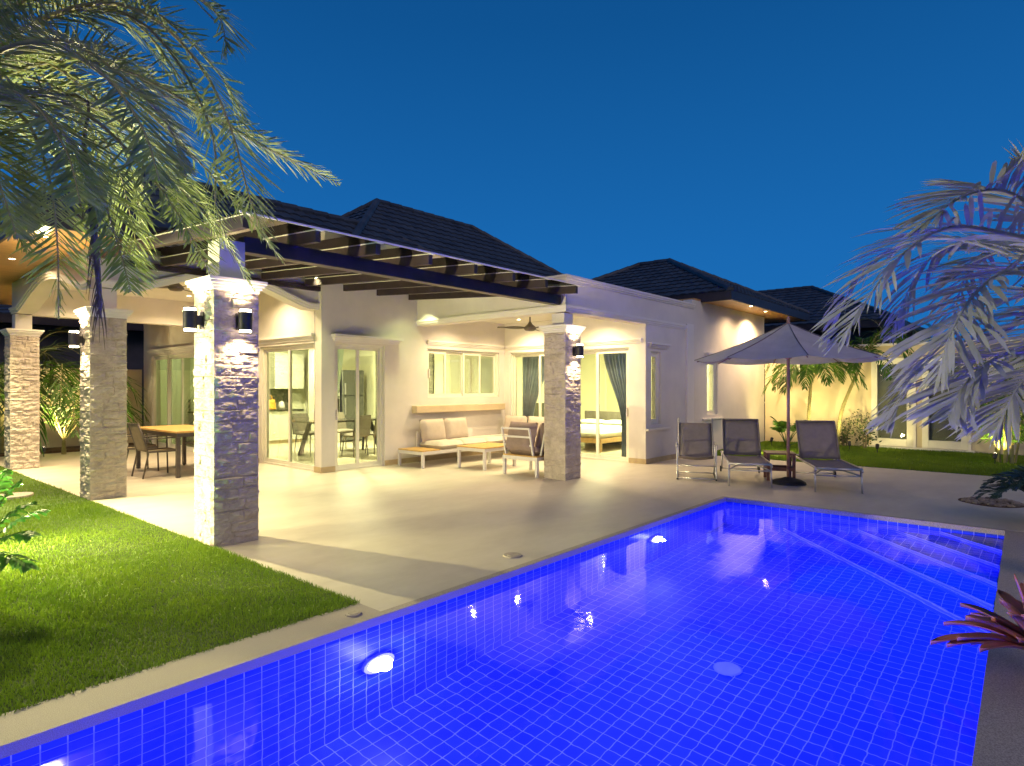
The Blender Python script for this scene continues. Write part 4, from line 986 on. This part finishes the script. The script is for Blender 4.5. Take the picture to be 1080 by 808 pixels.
# ------------------------------------------------------------------ garden wall with doors, neighbours
gw = thing('garden_wall', 'cream rendered garden wall with two glazed doors behind the right lawn', 'wall', (17.5, 2, 0)); go = (17.5, 2, 0)
m = MB(); wall(m, 'y', 17.5, 17.7, -7, 5.9, 0, 2.5, [(1.38, 2.26, .06, 2.2), (2.44, 3.32, .06, 2.2)]); m.build('wall_panel', 'gwall', gw, off=go)
MB().box(17.46, 17.74, -7, 5.9, 2.501, 2.56).build('coping', 'trim', gw, off=go)
for (a0, a1) in ((1.38, 2.26), (2.44, 3.32)):
    f_ = MB(); x0, x1 = 17.47, 17.6
    f_.box(x0, x1, a0, a0+.13, .06, 2.2); f_.box(x0, x1, a1-.13, a1, .06, 2.2); f_.box(x0, x1, a0+.13, a1-.13, 2.05, 2.2); f_.box(x0, x1, a0+.13, a1-.13, .06, .24)
    fo = f_.build('door', 'frame', gw, off=go, bevel=.006)
    MB().box(17.54, 17.55, a0+.13, a1-.13, .24, 2.05).build('pane', 'glass', fo, off=go)
    MB().box(17.60, 17.61, a0+.13, a1-.13, .24, 2.05).build('blind', 'blindm', fo, off=go)
    MB().box(17.43, 17.47, a0+.05, a0+.07, 1.0, 1.15).build('handle', 'darkmetal', fo, off=go)
    MB().box(17.45, 17.499, a0-.06, a0-.001, .0, 2.28).build('jamb', 'trim', fo, off=go)
MB().box(17.705, 19.5, .9, 3.8, 0, 2.4).build('shed_room', 'nwall', gw, off=go)
m = MB(); m.box(17.35, 17.465, 1.25, 3.45, .0, .055); m.build('door_step', 'trim', gw, off=go)
bw = tag(MB().box(-30, 5.99, 18.0, 18.2, 0, 1.95).build('boundary_wall', 'gwall'), 'low white boundary wall behind the left garden bed', 'wall')
struct('planting_bed', MB().box(-30, 5.98, 17.0, 17.99, -.02, .05), 'soil')
def neighbour(x0, x1, y0, y1, along, ov, label, lz=3.4, s=.5):
    o_ = ((x0+x1)/2, (y0+y1)/2, 0); t = thing('neighbour_house', label, 'house', o_)
    MB().box(x0+ov, x1-ov, y0+ov, y1-ov, 0, lz).build('wall', 'nwall', t, off=o_)
    m = MB(); m.box(x0, x1, y0, y1, lz, lz+.04); m.box(x0-.03, x1+.03, y0-.03, y0, lz-.02, lz+.2); m.box(x0-.03, x0, y0, y1, lz-.02, lz+.2); m.build('eave', 'fascia', t, off=o_)
    hip_roof(x0, x1, y0, y1, lz+.2, s, along, t, o_, wv=.3)
    for k_ in range(3):
        f_ = MB().box(x0+ov-.03, x0+ov-.001, y0+1.5+k_*2.2, y0+2.6+k_*2.2, .9, 2.2).build('window', 'frame', t, off=o_)
        MB().box(x0+ov-.035, x0+ov-.0305, y0+1.56+k_*2.2, y0+2.54+k_*2.2, .96, 2.14).build('pane', 'counter', f_, off=o_)
neighbour(22.3, 29.1, 3.5, 14, 'y', .8, 'dark neighbouring house with hip roof behind the garden wall')
neighbour(-7.5, 9.5, 20.6, 29, 'x', .8, 'dark neighbouring house behind the low white wall at the far left', 3.2, .4)
# ------------------------------------------------------------------ plants
def catmull(pts, n):
    pts = [Vector(p) for p in pts]; P_ = [pts[0]*2-pts[1]]+pts+[pts[-1]*2-pts[-2]]; res = []
    m_ = len(pts)-1
    for i in range(n+1):
        s_ = i/n*m_; k_ = min(int(s_), m_-1); u = s_-k_; a, b, c, d_ = P_[k_:k_+4]
        res.append(.5*((2*b)+(c-a)*u+(2*a-5*b+4*c-d_)*u*u+(3*b-a-3*c+d_)*u**3))
    return res
def frond_mesh(pts, L, n, wd, droop=.35, ang=55, lift=.15, r0=.016, jit=.12, start=.12, rd=random, prof=None, taper=.45):
    """returns rachis MB and leaflets MB"""
    c = catmull(pts, 40); rb = MB(); rb.tube(c[::2], [r0*(1-.85*i/20) for i in range(21)], 6)
    lf = MB(); up0 = Vector((0,0,1))
    for i in range(n):
        t_ = start+(1-start)*(i+.5*rd.random())/n; s_ = t_*40; k_ = min(int(s_), 39); p_ = c[k_].lerp(c[k_+1], s_-k_)
        T = (c[min(k_+1, 40)]-c[max(k_-1, 0)]).normalized(); S = T.cross(up0)
        if S.length < .15: S = T.cross(Vector((1,0,0)))
        S.normalize(); U = S.cross(T).normalized()
        pr = prof(t_) if prof else (math.sin(PI*min(1, (t_-start)/(1-start)*.86+.14))**.6)
        for sg in (-1, 1):
            a_ = R(ang*(1-taper*t_)+rd.uniform(-9, 9)); ln = L*pr*rd.uniform(.8, 1.12)
            d_ = (T*math.cos(a_)+S*sg*math.sin(a_)+U*(lift+rd.uniform(-jit, jit))).normalized()
            g_ = Vector((0,0,-1)); dr_ = droop*rd.uniform(.6, 1.3)
            p1 = p_+d_*ln*.45+g_*ln*dr_*.18; p2 = p_+d_*ln*.8+g_*ln*dr_*.62; p3 = p_+d_*ln*.97+g_*ln*dr_*1.0
            Wv = d_.cross(U); Wv = Wv.normalized()*wd*.5 if Wv.length > .01 else S*wd*.5
            tw = U*(wd*.25*rd.uniform(-1, 1)); W1 = Wv+tw
            o = len(lf.v)
            lf.v += [tuple(p_-W1*.4), tuple(p_+W1*.4), tuple(p1-W1), tuple(p1+W1), tuple(p2-W1*.75), tuple(p2+W1*.75), tuple(p3)]
            lf.f += [(o, o+1, o+3, o+2), (o+2, o+3, o+5, o+4), (o+4, o+5, o+6)]
    return rb, lf
def add_frond(tree, off, *a, leaf='palmA', rach='rachis', **k_):
    rb, lf = frond_mesh(*a, **k_); f_ = lf.build('frond', leaf, tree, off=off, smooth=False); rb.build('rachis', rach, f_, off=(0,0,0), smooth=True) if False else None
    r_ = rb.build('rachis', rach, f_, off=off, smooth=True); return f_
def ringed_trunk(pts, r0, r1, step=.05):
    c = catmull(pts, 60); mb = MB(); n = len(c)
    mb.tube(c, [(r0+(r1-r0)*i/(n-1))*(1+.07*((i % 2)*2-1)) for i in range(n)], 12); return mb
# --- big date palm at the left (trunk just outside the frame, fronds over the lawn)
C0 = at(-62, 118, 3.9); base = Vector((C0.x, C0.y, 0))
t = thing('date_palm', 'large date palm hanging its feathery fronds over the lawn and terrace', 'palm tree', base)
ringed_trunk([base, base+Vector((.03, 0, 1.6)), C0+Vector((0, 0, -.15))], .20, .17).build('trunk', 'bark', t, off=base, smooth=False)
rd = random.Random(5)
paths = [
 [(-62,118,3.9),(10,40,3.8),(95,4,3.7),(160,18,3.6),(215,75,3.6),(245,140,3.55),(262,205,3.5),(285,262,3.5)],
 [(-62,118,3.9),(30,70,3.9),(120,70,3.9),(210,115,4.0),(290,160,4.1),(358,194,4.3)],
 [(-62,118,3.9),(0,66,3.8),(60,52,3.7),(125,92,3.7),(190,150,3.7),(250,215,3.7),(300,278,3.7)],
 [(-62,118,3.9),(20,95,3.6),(90,120,3.4),(145,170,3.3),(185,222,3.25),(222,288,3.2)],
 [(-62,118,3.9),(0,110,3.6),(62,135,3.4),(100,190,3.3),(122,250,3.25),(138,308,3.2)],
 [(-62,118,3.9),(-20,105,3.7),(25,125,3.6),(50,180,3.5),(60,250,3.45),(62,335,3.4)],
 [(-62,118,3.9),(-40,110,3.5),(-20,140,3.3),(-2,190,3.2),(18,250,3.15)],
 [(-62,118,3.9),(0,20,4.1),(80,-20,4.2),(160,10,4.3),(225,70,4.4),(262,130,4.5)],
 [(-62,118,3.9),(-20,20,3.7),(60,-40,3.6),(150,-35,3.5),(225,10,3.5),(240,55,3.5)],
 [(-62,118,3.9),(10,100,4.2),(90,110,4.5),(160,150,4.7),(210,205,4.8),(235,262,4.9)],
 [(-62,118,3.9),(-10,60,3.4),(50,45,3.0),(110,80,2.8),(150,135,2.75),(168,190,2.7)],
 [(-62,118,3.9),(-20,85,4.4),(50,80,4.7),(110,120,4.9),(140,185,5.0),(150,250,5.0)],
 [(-62,118,3.9),(-30,40,4.3),(20,-5,4.5),(90,-5,4.6),(150,40,4.7),(190,100,4.7)],
 [(-62,118,3.9),(-50,100,3.2),(-10,90,2.9),(35,110,2.7),(70,160,2.65),(85,215,2.6)],
 [(-62,118,3.9),(-30,90,3.9),(20,80,4.0),(70,100,4.1),(100,150,4.1),(108,215,4.1)],
 [(-62,118,3.9),(-10,125,4.2),(40,150,4.3),(85,190,4.4),(110,245,4.4)],
]
paths += [[(x+(i > 0)*rd.uniform(-6, 6)+dx*i/len(q), y+dy*i/len(q), D+dd_*i/len(q)) for i, (x, y, D) in enumerate(q)] for q, dx, dy, dd_ in ((paths[0], -38, 18, .5), (paths[1], -60, -30, .5), (paths[2], -40, 35, .6), (paths[7], -45, 20, .3), (paths[9], -50, -30, -.9), (paths[10], 30, -10, .6), (paths[13], 30, 20, .5), (paths[6], 10, 20, .4), (paths[12], -30, 30, -.6))]
for q in paths:
    add_frond(t, base, [at(*p_) for p_ in q], .36, 104, .0115, droop=.05, ang=56, taper=.22, lift=.10, jit=.26, rd=rd, start=.14, leaf='palmA')
# fronds on the far side of the crown (out of the frame, seen from a step to the side)
for k_ in range(12):
    a = A+PI*.5+R(-20+k_*20); dv = Vector((math.cos(a+PI*.35), math.sin(a+PI*.35), 0)); L = rd.uniform(1.7, 2.3)
    if dv.dot(Vector((CA, -SA, 0))) > .2: continue
    add_frond(t, base, [C0, C0+dv*.5*L+Vector((0,0,.55)), C0+dv*.85*L+Vector((0,0,.35)), C0+dv*L*1.05+Vector((0,0,-.5))], .48, 44, .018, droop=.45, rd=rd)
m = MB(); c = [at(80, 100, 3.5), at(88, 150, 3.45), at(94, 200, 3.42), at(100, 255, 3.4), at(104, 300, 3.4), at(106, 336, 3.4)]
m.tube(catmull([C0]+c, 24), [.007]*6+[.008+.009*math.sin(PI*i/18) for i in range(18)]+[.004], 7); dd = m.build('dead_frond', 'dead', t, off=base); dd['label'] = 'dry greyish dead frond hanging straight down'
m = MB()
for k_ in range(46):
    u = rd.uniform(.22, .95); q = catmull(c, 40)[int(u*40)]; dz = rd.uniform(.10, .30); a = rd.uniform(0, 6.28)
    m.tube([q, q+Vector((math.cos(a)*.025, math.sin(a)*.025, -dz*.5)), q+Vector((math.cos(a)*.04, math.sin(a)*.04, -dz))], [.003, .0025, .001], 4, cap=False)
m.build('dry_leaflets', 'dead', t, off=base)
# --- silver palm at the right
C1 = at(1150, 300, 4.7); b1 = Vector((C1.x, C1.y, 0))
t = thing('silver_palm', 'grey leaved palm arching over the right side of the pool, lit violet', 'palm tree', b1)
ringed_trunk([b1, b1+Vector((.05, -.03, 1.1)), C1+Vector((0,0,-.1))], .16, .13).build('trunk', 'bark', t, off=b1)
paths = [
 [(1150,300,4.7),(1110,262,4.6),(1060,246,4.5),(1000,240,4.4),(950,270,4.35),(912,320,4.3),(886,362,4.3)],
 [(1150,300,4.7),(1110,285,4.4),(1065,285,4.2),(1030,308,4.1),(1003,352,4.0),(988,402,4.0)],
 [(1150,300,4.7),(1120,330,4.3),(1085,365,4.1),(1050,378,4.0),(1018,405,3.95),(1000,440,3.9)],
 [(1150,300,4.7),(1115,310,4.9),(1075,312,5.1),(1030,335,5.2),(985,372,5.3),(952,420,5.4),(935,450,5.4)],
 [(1150,300,4.7),(1120,250,4.5),(1085,215,4.3),(1050,200,4.2),(1010,210,4.1),(975,238,4.1)],
 [(1150,300,4.7),(1130,320,5.0),(1085,335,5.3),(1045,360,5.5),(1015,400,5.6)],
 [(1150,300,4.7),(1125,240,4.8),(1100,200,4.9),(1080,178,5.0)],
 [(1150,300,4.7),(1125,345,4.6),(1095,385,4.6),(1070,415,4.5),(1050,455,4.5)],
 [(1150,300,4.7),(1120,275,5.2),(1075,262,5.6),(1030,275,5.9),(995,300,6.0)],
]
rd = random.Random(9)
for i, q in enumerate(paths):
    add_frond(t, b1, [at(*p_) for p_ in q], .60, 54, .031, droop=.15, ang=54, taper=.35, lift=.22, jit=.14, rd=rd, start=.16, leaf='palmB', rach='palmB', r0=.022)
for k_ in range(9):
    a = -A+R(-60+k_*24); dv = Vector((math.cos(a), math.sin(a), 0)); L = rd.uniform(1.3, 1.8)
    add_frond(t, b1, [C1, C1+dv*.5*L+Vector((0,0,.5)), C1+dv*.85*L+Vector((0,0,.4)), C1+dv*L*1.1+Vector((0,0,-.3))], .5, 30, .036, droop=.3, rd=rd, leaf='palmB', rach='palmB', r0=.02)
# --- generic small palm
def small_palm(loc, h, label, nf=11, fl=.95, lean=(0,0), leaf='palmC', seed=1, group=None, wd=.022, ll=.36, tr=.05, el=(-.1, .9)):
    rd = random.Random(seed); b = Vector(loc); c = b+Vector((lean[0], lean[1], h))
    t = thing('garden_palm', label, 'palm tree', b, group=group)
    ringed_trunk([b, b+Vector((lean[0]*.2, lean[1]*.2, h*.45)), c], tr, tr*.7).build('trunk', 'rachis' if tr < .06 else 'bark', t, off=b)
    for k_ in range(nf):
        a = k_*2.4+rd.uniform(-.3, .3); e_ = el[0]+(el[1]-el[0])*rd.random(); dv = Vector((math.cos(a), math.sin(a), 0)); L = fl*rd.uniform(.8, 1.15)
        add_frond(t, b, [c, c+dv*.4*L+Vector((0,0,(.35+e_*.4)*L)), c+dv*.8*L+Vector((0,0,(.25+e_*.5)*L)), c+dv*L*1.1+Vector((0,0,(-.25+e_*.4)*L))], ll*fl, 26, wd, droop=.4, rd=rd, leaf=leaf, r0=.012)
GP = 'uplit garden palms in front of the cream wall'
small_palm((16.6, 4.55, 0), 1.65, 'uplit garden palm with twin stem nearest the parasol pole', 18, 1.05, (.1, -.05), seed=3, group=GP, wd=.034, el=(-.3, 1.0))
small_palm((16.9, 3.95, 0), 2.0, 'uplit garden palm with curved leaning trunk right of the other', 16, 1.0, (.25, -.45), seed=5, group=GP, wd=.034, el=(-.3, 1.0))
small_palm((20.3, 3.3, 0), 2.6, 'dark palm showing its top above the garden wall', 12, 1.1, (0, 0), seed=6, leaf='leafd')
# left garden plants
small_palm((1.2, 16.9, 0), .35, 'uplit arching garden palm left of the far column', 14, 1.6, seed=11, el=(.5, 1.5), ll=.4, wd=.03)
small_palm((3.95, 16.6, 0), .3, 'bushy uplit garden palm in the bed right of the far column', 18, 1.5, seed=12, el=(.4, 1.6), ll=.4, wd=.03)
small_palm((3.0, 17.4, 0), .9, 'darker taller garden palm behind the uplit one', 16, 1.7, seed=13, el=(.3, 1.4), ll=.45, wd=.03, leaf='leafd')
def leafy(name, loc, label, cat, n, size, h, leaf='leafd', seed=1, shape=None, stem='bark', stems=7, group=None):
    """shrub: stems plus a mass of small leaves"""
    rd = random.Random(seed); b = Vector(loc); t = thing(name, label, cat, b, group=group)
    m = MB(); lf = MB(); tips = []
    for k_ in range(stems):
        a = rd.uniform(0, 2*PI); r_ = h*.35*rd.random(); tip = b+Vector((math.cos(a)*r_, math.sin(a)*r_, h*rd.uniform(.6, 1)))
        m.tube([b+Vector((math.cos(a)*.04, math.sin(a)*.04, 0)), b.lerp(tip, .5)+Vector((0,0,.05)), tip], [.014, .01, .004], 5); tips.append(tip)
    m.build('stem', stem, t, off=b)
    for k_ in range(n):
        tp = rd.choice(tips); u = rd.uniform(.25, 1.0); q = b.lerp(tp, u)+Vector((rd.gauss(0, .1*h), rd.gauss(0, .1*h), rd.gauss(0, .07*h)))
        if q.z < .03: continue
        d_ = Vector((rd.gauss(0,1), rd.gauss(0,1), rd.gauss(.2, .7))).normalized(); s_ = size*rd.uniform(.6, 1.3); w_ = d_.cross(Vector((rd.gauss(0,1), rd.gauss(0,1), 1))).normalized()*s_*.28
        o = len(lf.v); lf.v += [tuple(q), tuple(q+d_*s_*.5+w_), tuple(q+d_*s_), tuple(q+d_*s_*.5-w_)]; lf.f.append((o, o+1, o+2, o+3))
    lf.build('foliage', leaf, t, off=b)
leafy('shrub', (16.9, 3.35, 0), 'twiggy low shrub between the garden palms and the first door', 'shrub', 420, .07, .95, seed=2)
leafy('shrub', (17.0, 2.65+1.15, 0), 'small twiggy shrub at the foot of the leaning palm', 'shrub', 260, .07, .75, seed=4)
leafy('shrub', (1.9, 16.8, 0), 'low dark shrub in the planting bed at the far left', 'shrub', 300, .09, .6, seed=8)
# clumping bamboo-like palm on the right, uplit
def clump(loc, label, seed):
    rd = random.Random(seed); b = Vector(loc); t = thing('clumping_palm', label, 'palm tree', b)
    for k_ in range(11):
        a = rd.uniform(0, 2*PI); sp = rd.uniform(.1, .5); base_ = b+Vector((math.cos(a)*.14, math.sin(a)*.14, 0)); tip = b+Vector((math.cos(a)*sp*1.2, math.sin(a)*sp*1.2, rd.uniform(1.3, 2.1)))
        m = MB(); m.tube(catmull([base_, base_.lerp(tip, .5)+Vector((math.cos(a)*.02, math.sin(a)*.02, .1)), tip], 10), [.022-.0012*i for i in range(11)], 6); m.build('stem', 'rachis', t, off=b)
    lf = MB()
    for k_ in range(4200):
        a = rd.uniform(0, 2*PI); hh = rd.uniform(.45, 2.15); r_ = (.22+.38*hh)*math.sqrt(rd.random())*.95
        q = b+Vector((math.cos(a)*r_, math.sin(a)*r_, hh)); d_ = Vector((math.cos(a+rd.gauss(0,.8)), math.sin(a+rd.gauss(0,.8)), rd.uniform(-1.0, .5))).normalized(); s_ = rd.uniform(.08, .17)
        w_ = d_.cross(Vector((rd.gauss(0,.5), rd.gauss(0,.5), 1))).normalized()*.012
        o = len(lf.v); lf.v += [tuple(q), tuple(q+d_*s_*.5+w_), tuple(q+d_*s_), tuple(q+d_*s_*.5-w_)]; lf.f.append((o, o+1, o+2, o+3))
    lf.build('foliage', 'leafg', t, off=b)
clump((15.6, .62, 0), 'uplit clumping palm with yellow stems at the right of the doors', 21)
# philodendron
def bigleaf(loc, label, n, seed, L=.6, m_='leafg'):
    rd = random.Random(seed); b = Vector(loc); t = thing('broadleaf_plant', label, 'plant', b)
    for k_ in range(n):
        a = k_*2*PI/n+rd.uniform(-.3, .3); e_ = rd.uniform(.25, 1.2); d_ = Vector((math.cos(a)*math.cos(e_), math.sin(a)*math.cos(e_), math.sin(e_))); s_ = d_.cross(Vector((0,0,1))).normalized(); u_ = s_.cross(d_)
        l_ = L*rd.uniform(.7, 1.1); q0 = b+d_*l_*.7+Vector((0,0,.05)); m = MB()
        m.tube([b+Vector((0,0,.02)), b.lerp(q0, .6)+Vector((0,0,.03)), q0], [.012, .009, .006], 6)
        def fn(u, v):
            w_ = .20*L*math.sin(PI*min(.999, u**.7))*(1+.35*math.sin(u*34)*abs(2*v-1))
            return q0+d_*l_*.62*u+s_*(v-.5)*2*w_+u_*(-.12*l_*u*u+.03*abs(2*v-1))+Vector((0,0,-.12*l_*u*u))
        m.grid(fn, 22, 4); m.build('leaf', m_, t, off=b)
bigleaf((16.1, 4.9, 0), 'broad leaved philodendron by the wall left of the parasol pole', 9, 3, .75)
# bromeliad bottom right
def bromeliad(loc, label, n, seed, L, m_):
    rd = random.Random(seed); b = Vector(loc); t = thing('bromeliad', label, 'plant', b)
    for k_ in range(n):
        a = k_*2.399+rd.uniform(-.2, .2); e_ = rd.uniform(.3, 1.4); dv = Vector((math.cos(a), math.sin(a), 0)); s_ = Vector((-dv.y, dv.x, 0)); l_ = L*rd.uniform(.75, 1.15); W = .044*rd.uniform(.8, 1.2)
        def fn(u, v):
            hh = math.sin(e_)*u*l_-.42*l_*u*u*(1.2-e_*.6); w_ = W*(1-.35*u)*(1 if u < .88 else math.sqrt(max(0, (1-u)/.12))*.9+.02)
            x_ = math.cos(e_)*u*l_
            return b+dv*(x_+.03)+Vector((0,0,max(.01, .08+hh)+.022*abs(2*v-1)))+s_*(v-.5)*2*w_
        m = MB(); m.grid(fn, 12, 4); o = m.build('leaf', m_, t, off=b, smooth=True); o.modifiers.new('s', 'SOLIDIFY').thickness = .003
bromeliad((4.16, .0, .05), 'red and bronze strap leaved bromeliad at the near right pool edge', 52, 4, .45, 'brom')
# cycad like dark blue plant + pebbles
cyb = Vector((8.80, .0, .0)); t = thing('cycad', 'dark spiky cycad beside the pebbles at the far pool corner', 'plant', cyb); rd = random.Random(3)
m = MB(); m.lathe([(0, .16), (.07, .14), (.09, .05), (.08, 0)], n=14); m.build('trunk', 'bark', t)
for k_ in range(30):
    a = k_*2.4; dv = Vector((math.cos(a), math.sin(a), 0)); L = rd.uniform(.5, .7); e_ = rd.uniform(.2, 1.6); c_ = cyb+Vector((0,0,.15))
    add_frond(t, cyb, [c_, c_+dv*.4*L+Vector((0,0,(.25+e_*.3)*L)), c_+dv*.8*L+Vector((0,0,(.2+e_*.35)*L)), c_+dv*L*1.05+Vector((0,0,(.02+e_*.35)*L))], .14, 34, .018, droop=.02, ang=58, rd=rd, leaf='cycad', rach='cycad', r0=.008, start=.1)
struct('pebble_bed', MB().prism([(10.15+.34*math.cos(a)*(1+.1*math.sin(2*a+1)), .55+.36*math.sin(a)) for a in [i*PI/12 for i in range(24)]], 'z', 0, .006), 'soil')
m = MB(); rd = random.Random(8)
for k_ in range(170):
    a = rd.uniform(0, 6.28); r_ = .32*math.sqrt(rd.random()); c_ = (10.15+r_*math.cos(a), .55+r_*math.sin(a), .012); s_ = rd.uniform(.015, .035)
    m.lathe([(0, -s_*.5), (s_*.8, -s_*.3), (s_, 0), (s_*.7, s_*.4), (0, s_*.55)], c_, 7)
tag(m.build('pebbles', 'pebble', smooth=True), 'patch of pale and dark pebbles beside the cycad', 'pebbles', kind='stuff')
# leafy plant at the left edge, lit green
fb = at(-30, 640, 4.2); fb.z = 0
t = thing('garden_fern', 'bright green pinnate plant poking in at the left edge of the lawn', 'plant', fb); rd = random.Random(2)
m = MB(); m.tube([fb, fb+Vector((0,0,.35))], [.03, .02], 8); m.build('stem', 'bark', t, off=fb)
rt = Vector((CA, -SA, 0)); fw = Vector((SA, CA, 0))
for (dx, dz, df) in ((.42, .42, 0), (.50, .22, -.1), (.52, .02, -.15), (.25, .55, .1), (.33, .32, .25), (.3, .12, -.35), (-.4, .4, .1), (-.3, .5, -.2), (-.45, .2, .2), (.0, .6, .3), (.1, .35, -.4), (.05, .5, .0)):
    s0 = fb+Vector((0,0,.30)); tip = s0+rt*dx+fw*df+Vector((0,0,dz))
    add_frond(t, fb, [s0, s0.lerp(tip, .4)+Vector((0,0,.08)), s0.lerp(tip, .75)+Vector((0,0,.06)), tip], .12, 15, .034, droop=.5, ang=75, rd=rd, leaf='leafg', rach='leafg', r0=.006, start=.2)
# ------------------------------------------------------------------ garden spotlights
def spike(loc, aim, P, col, label, spot=100, size=.05):
    t = thing('garden_spotlight', label, 'spotlight', loc, group='small spike spotlights in the planting')
    d_ = Vector(aim).normalized(); h_ = Vector((0,0,.16))
    m = MB(); m.tube([(0,0,0), (0,0,.14)], .008, 8); m.build('spike', 'black', t)
    m = MB(); m.tube([h_-d_*.05, h_+d_*.05], [.032, .04], 16); m.build('head', 'black', t)
    m = MB(); m.tube([h_+d_*.0505, h_+d_*.053], .033, 16); m.build('lens', 'lens', t)
    light('SPOT', 'lamp_light', tuple(h_+d_*.07), P, col, t, size=size, spot=spot, blend=.7, aim=d_)
YG = (1, .80, .30)
spike((16.1, 4.30, 0), (.5, .1, 1), 100, YG, 'spotlight under the first garden palm by the wall', 120)
spike((16.3, 3.55, 0), (.5, .2, 1), 75, YG, 'small bright spotlight at the foot of the leaning palm', 120)
spike((15.9, 2.9, 0), (.9, .1, .9), 70, YG, 'spotlight washing the garden wall between the doors and the palm', 140)
spike((16.2, 5.3, 0), (.6, -.1, .9), 60, YG, 'spotlight beside the broad leaved plant at the corner of the wing', 140)
spike((14.2, 5.5, 0), (.3, -1.6, .32), 160, YG, 'spotlight by the wing grazing the side lawn', 120)
spike((15.25, .78, 0), (.35, -.1, 1), 230, (1, .68, .16), 'spotlight at the foot of the clumping palm', 120)
spike((3.5, 16.2, 0), (.15, .35, 1), 420, (1, .80, .35), 'spotlight in the bed under the bushy palm', 130)
spike((1.1, 16.4, 0), (0, .3, 1), 120, (1, .8, .35), 'spotlight in the bed behind the far column', 120)
spike((fb.x+.1, fb.y+.45, 0), (CA*.6, -SA*.6+.2, .9), 170, (.45, 1, .25), 'green tinted spotlight beside the fern', 150)
t = thing('added_lamp_post', 'black lamp post added out of view to light the lawn', 'lamp post', (-1.3, 8.0, 0))  # unseen post, added only to throw light over the lawn
m = MB(); m.tube([(0,0,0), (0,0,2.3)], .035, 12); m.lathe([(.035, 0), (.10, 0), (.10, .02), (.035, .05)], n=20); m.build('post', 'black', t)
m = MB(); m.lathe([(0, 2.62), (.17, 2.52), (.18, 2.50), (0, 2.50)], n=20); m.build('hood', 'black', t)
m = MB(); m.lathe([(0, 2.32), (.10, 2.33), (.12, 2.48), (0, 2.49)], n=20); m.build('lens', 'roomlens', t)
light('SPOT', 'lamp_light', (.0, 0, 2.27), 1100, (1, .90, .36), t, size=.09, spot=95, blend=.9, aim=(2.2, -1.9, -2.3))
light('SPOT', 'lamp_light', (.0, 0, 2.27), 250, (1, .90, .36), t, size=.09, spot=110, blend=.9, aim=(2.2, 1.6, -2.3))
sb = at(-160, 560, 5.2); sb.z = 0
spike(sb, (CA*.9, -SA*.9, .45), 1700, (1, .88, .42), 'spotlight at the lawn edge washing the date palm', 150)
sb = at(1190, 560, 4.3); sb.z = 0
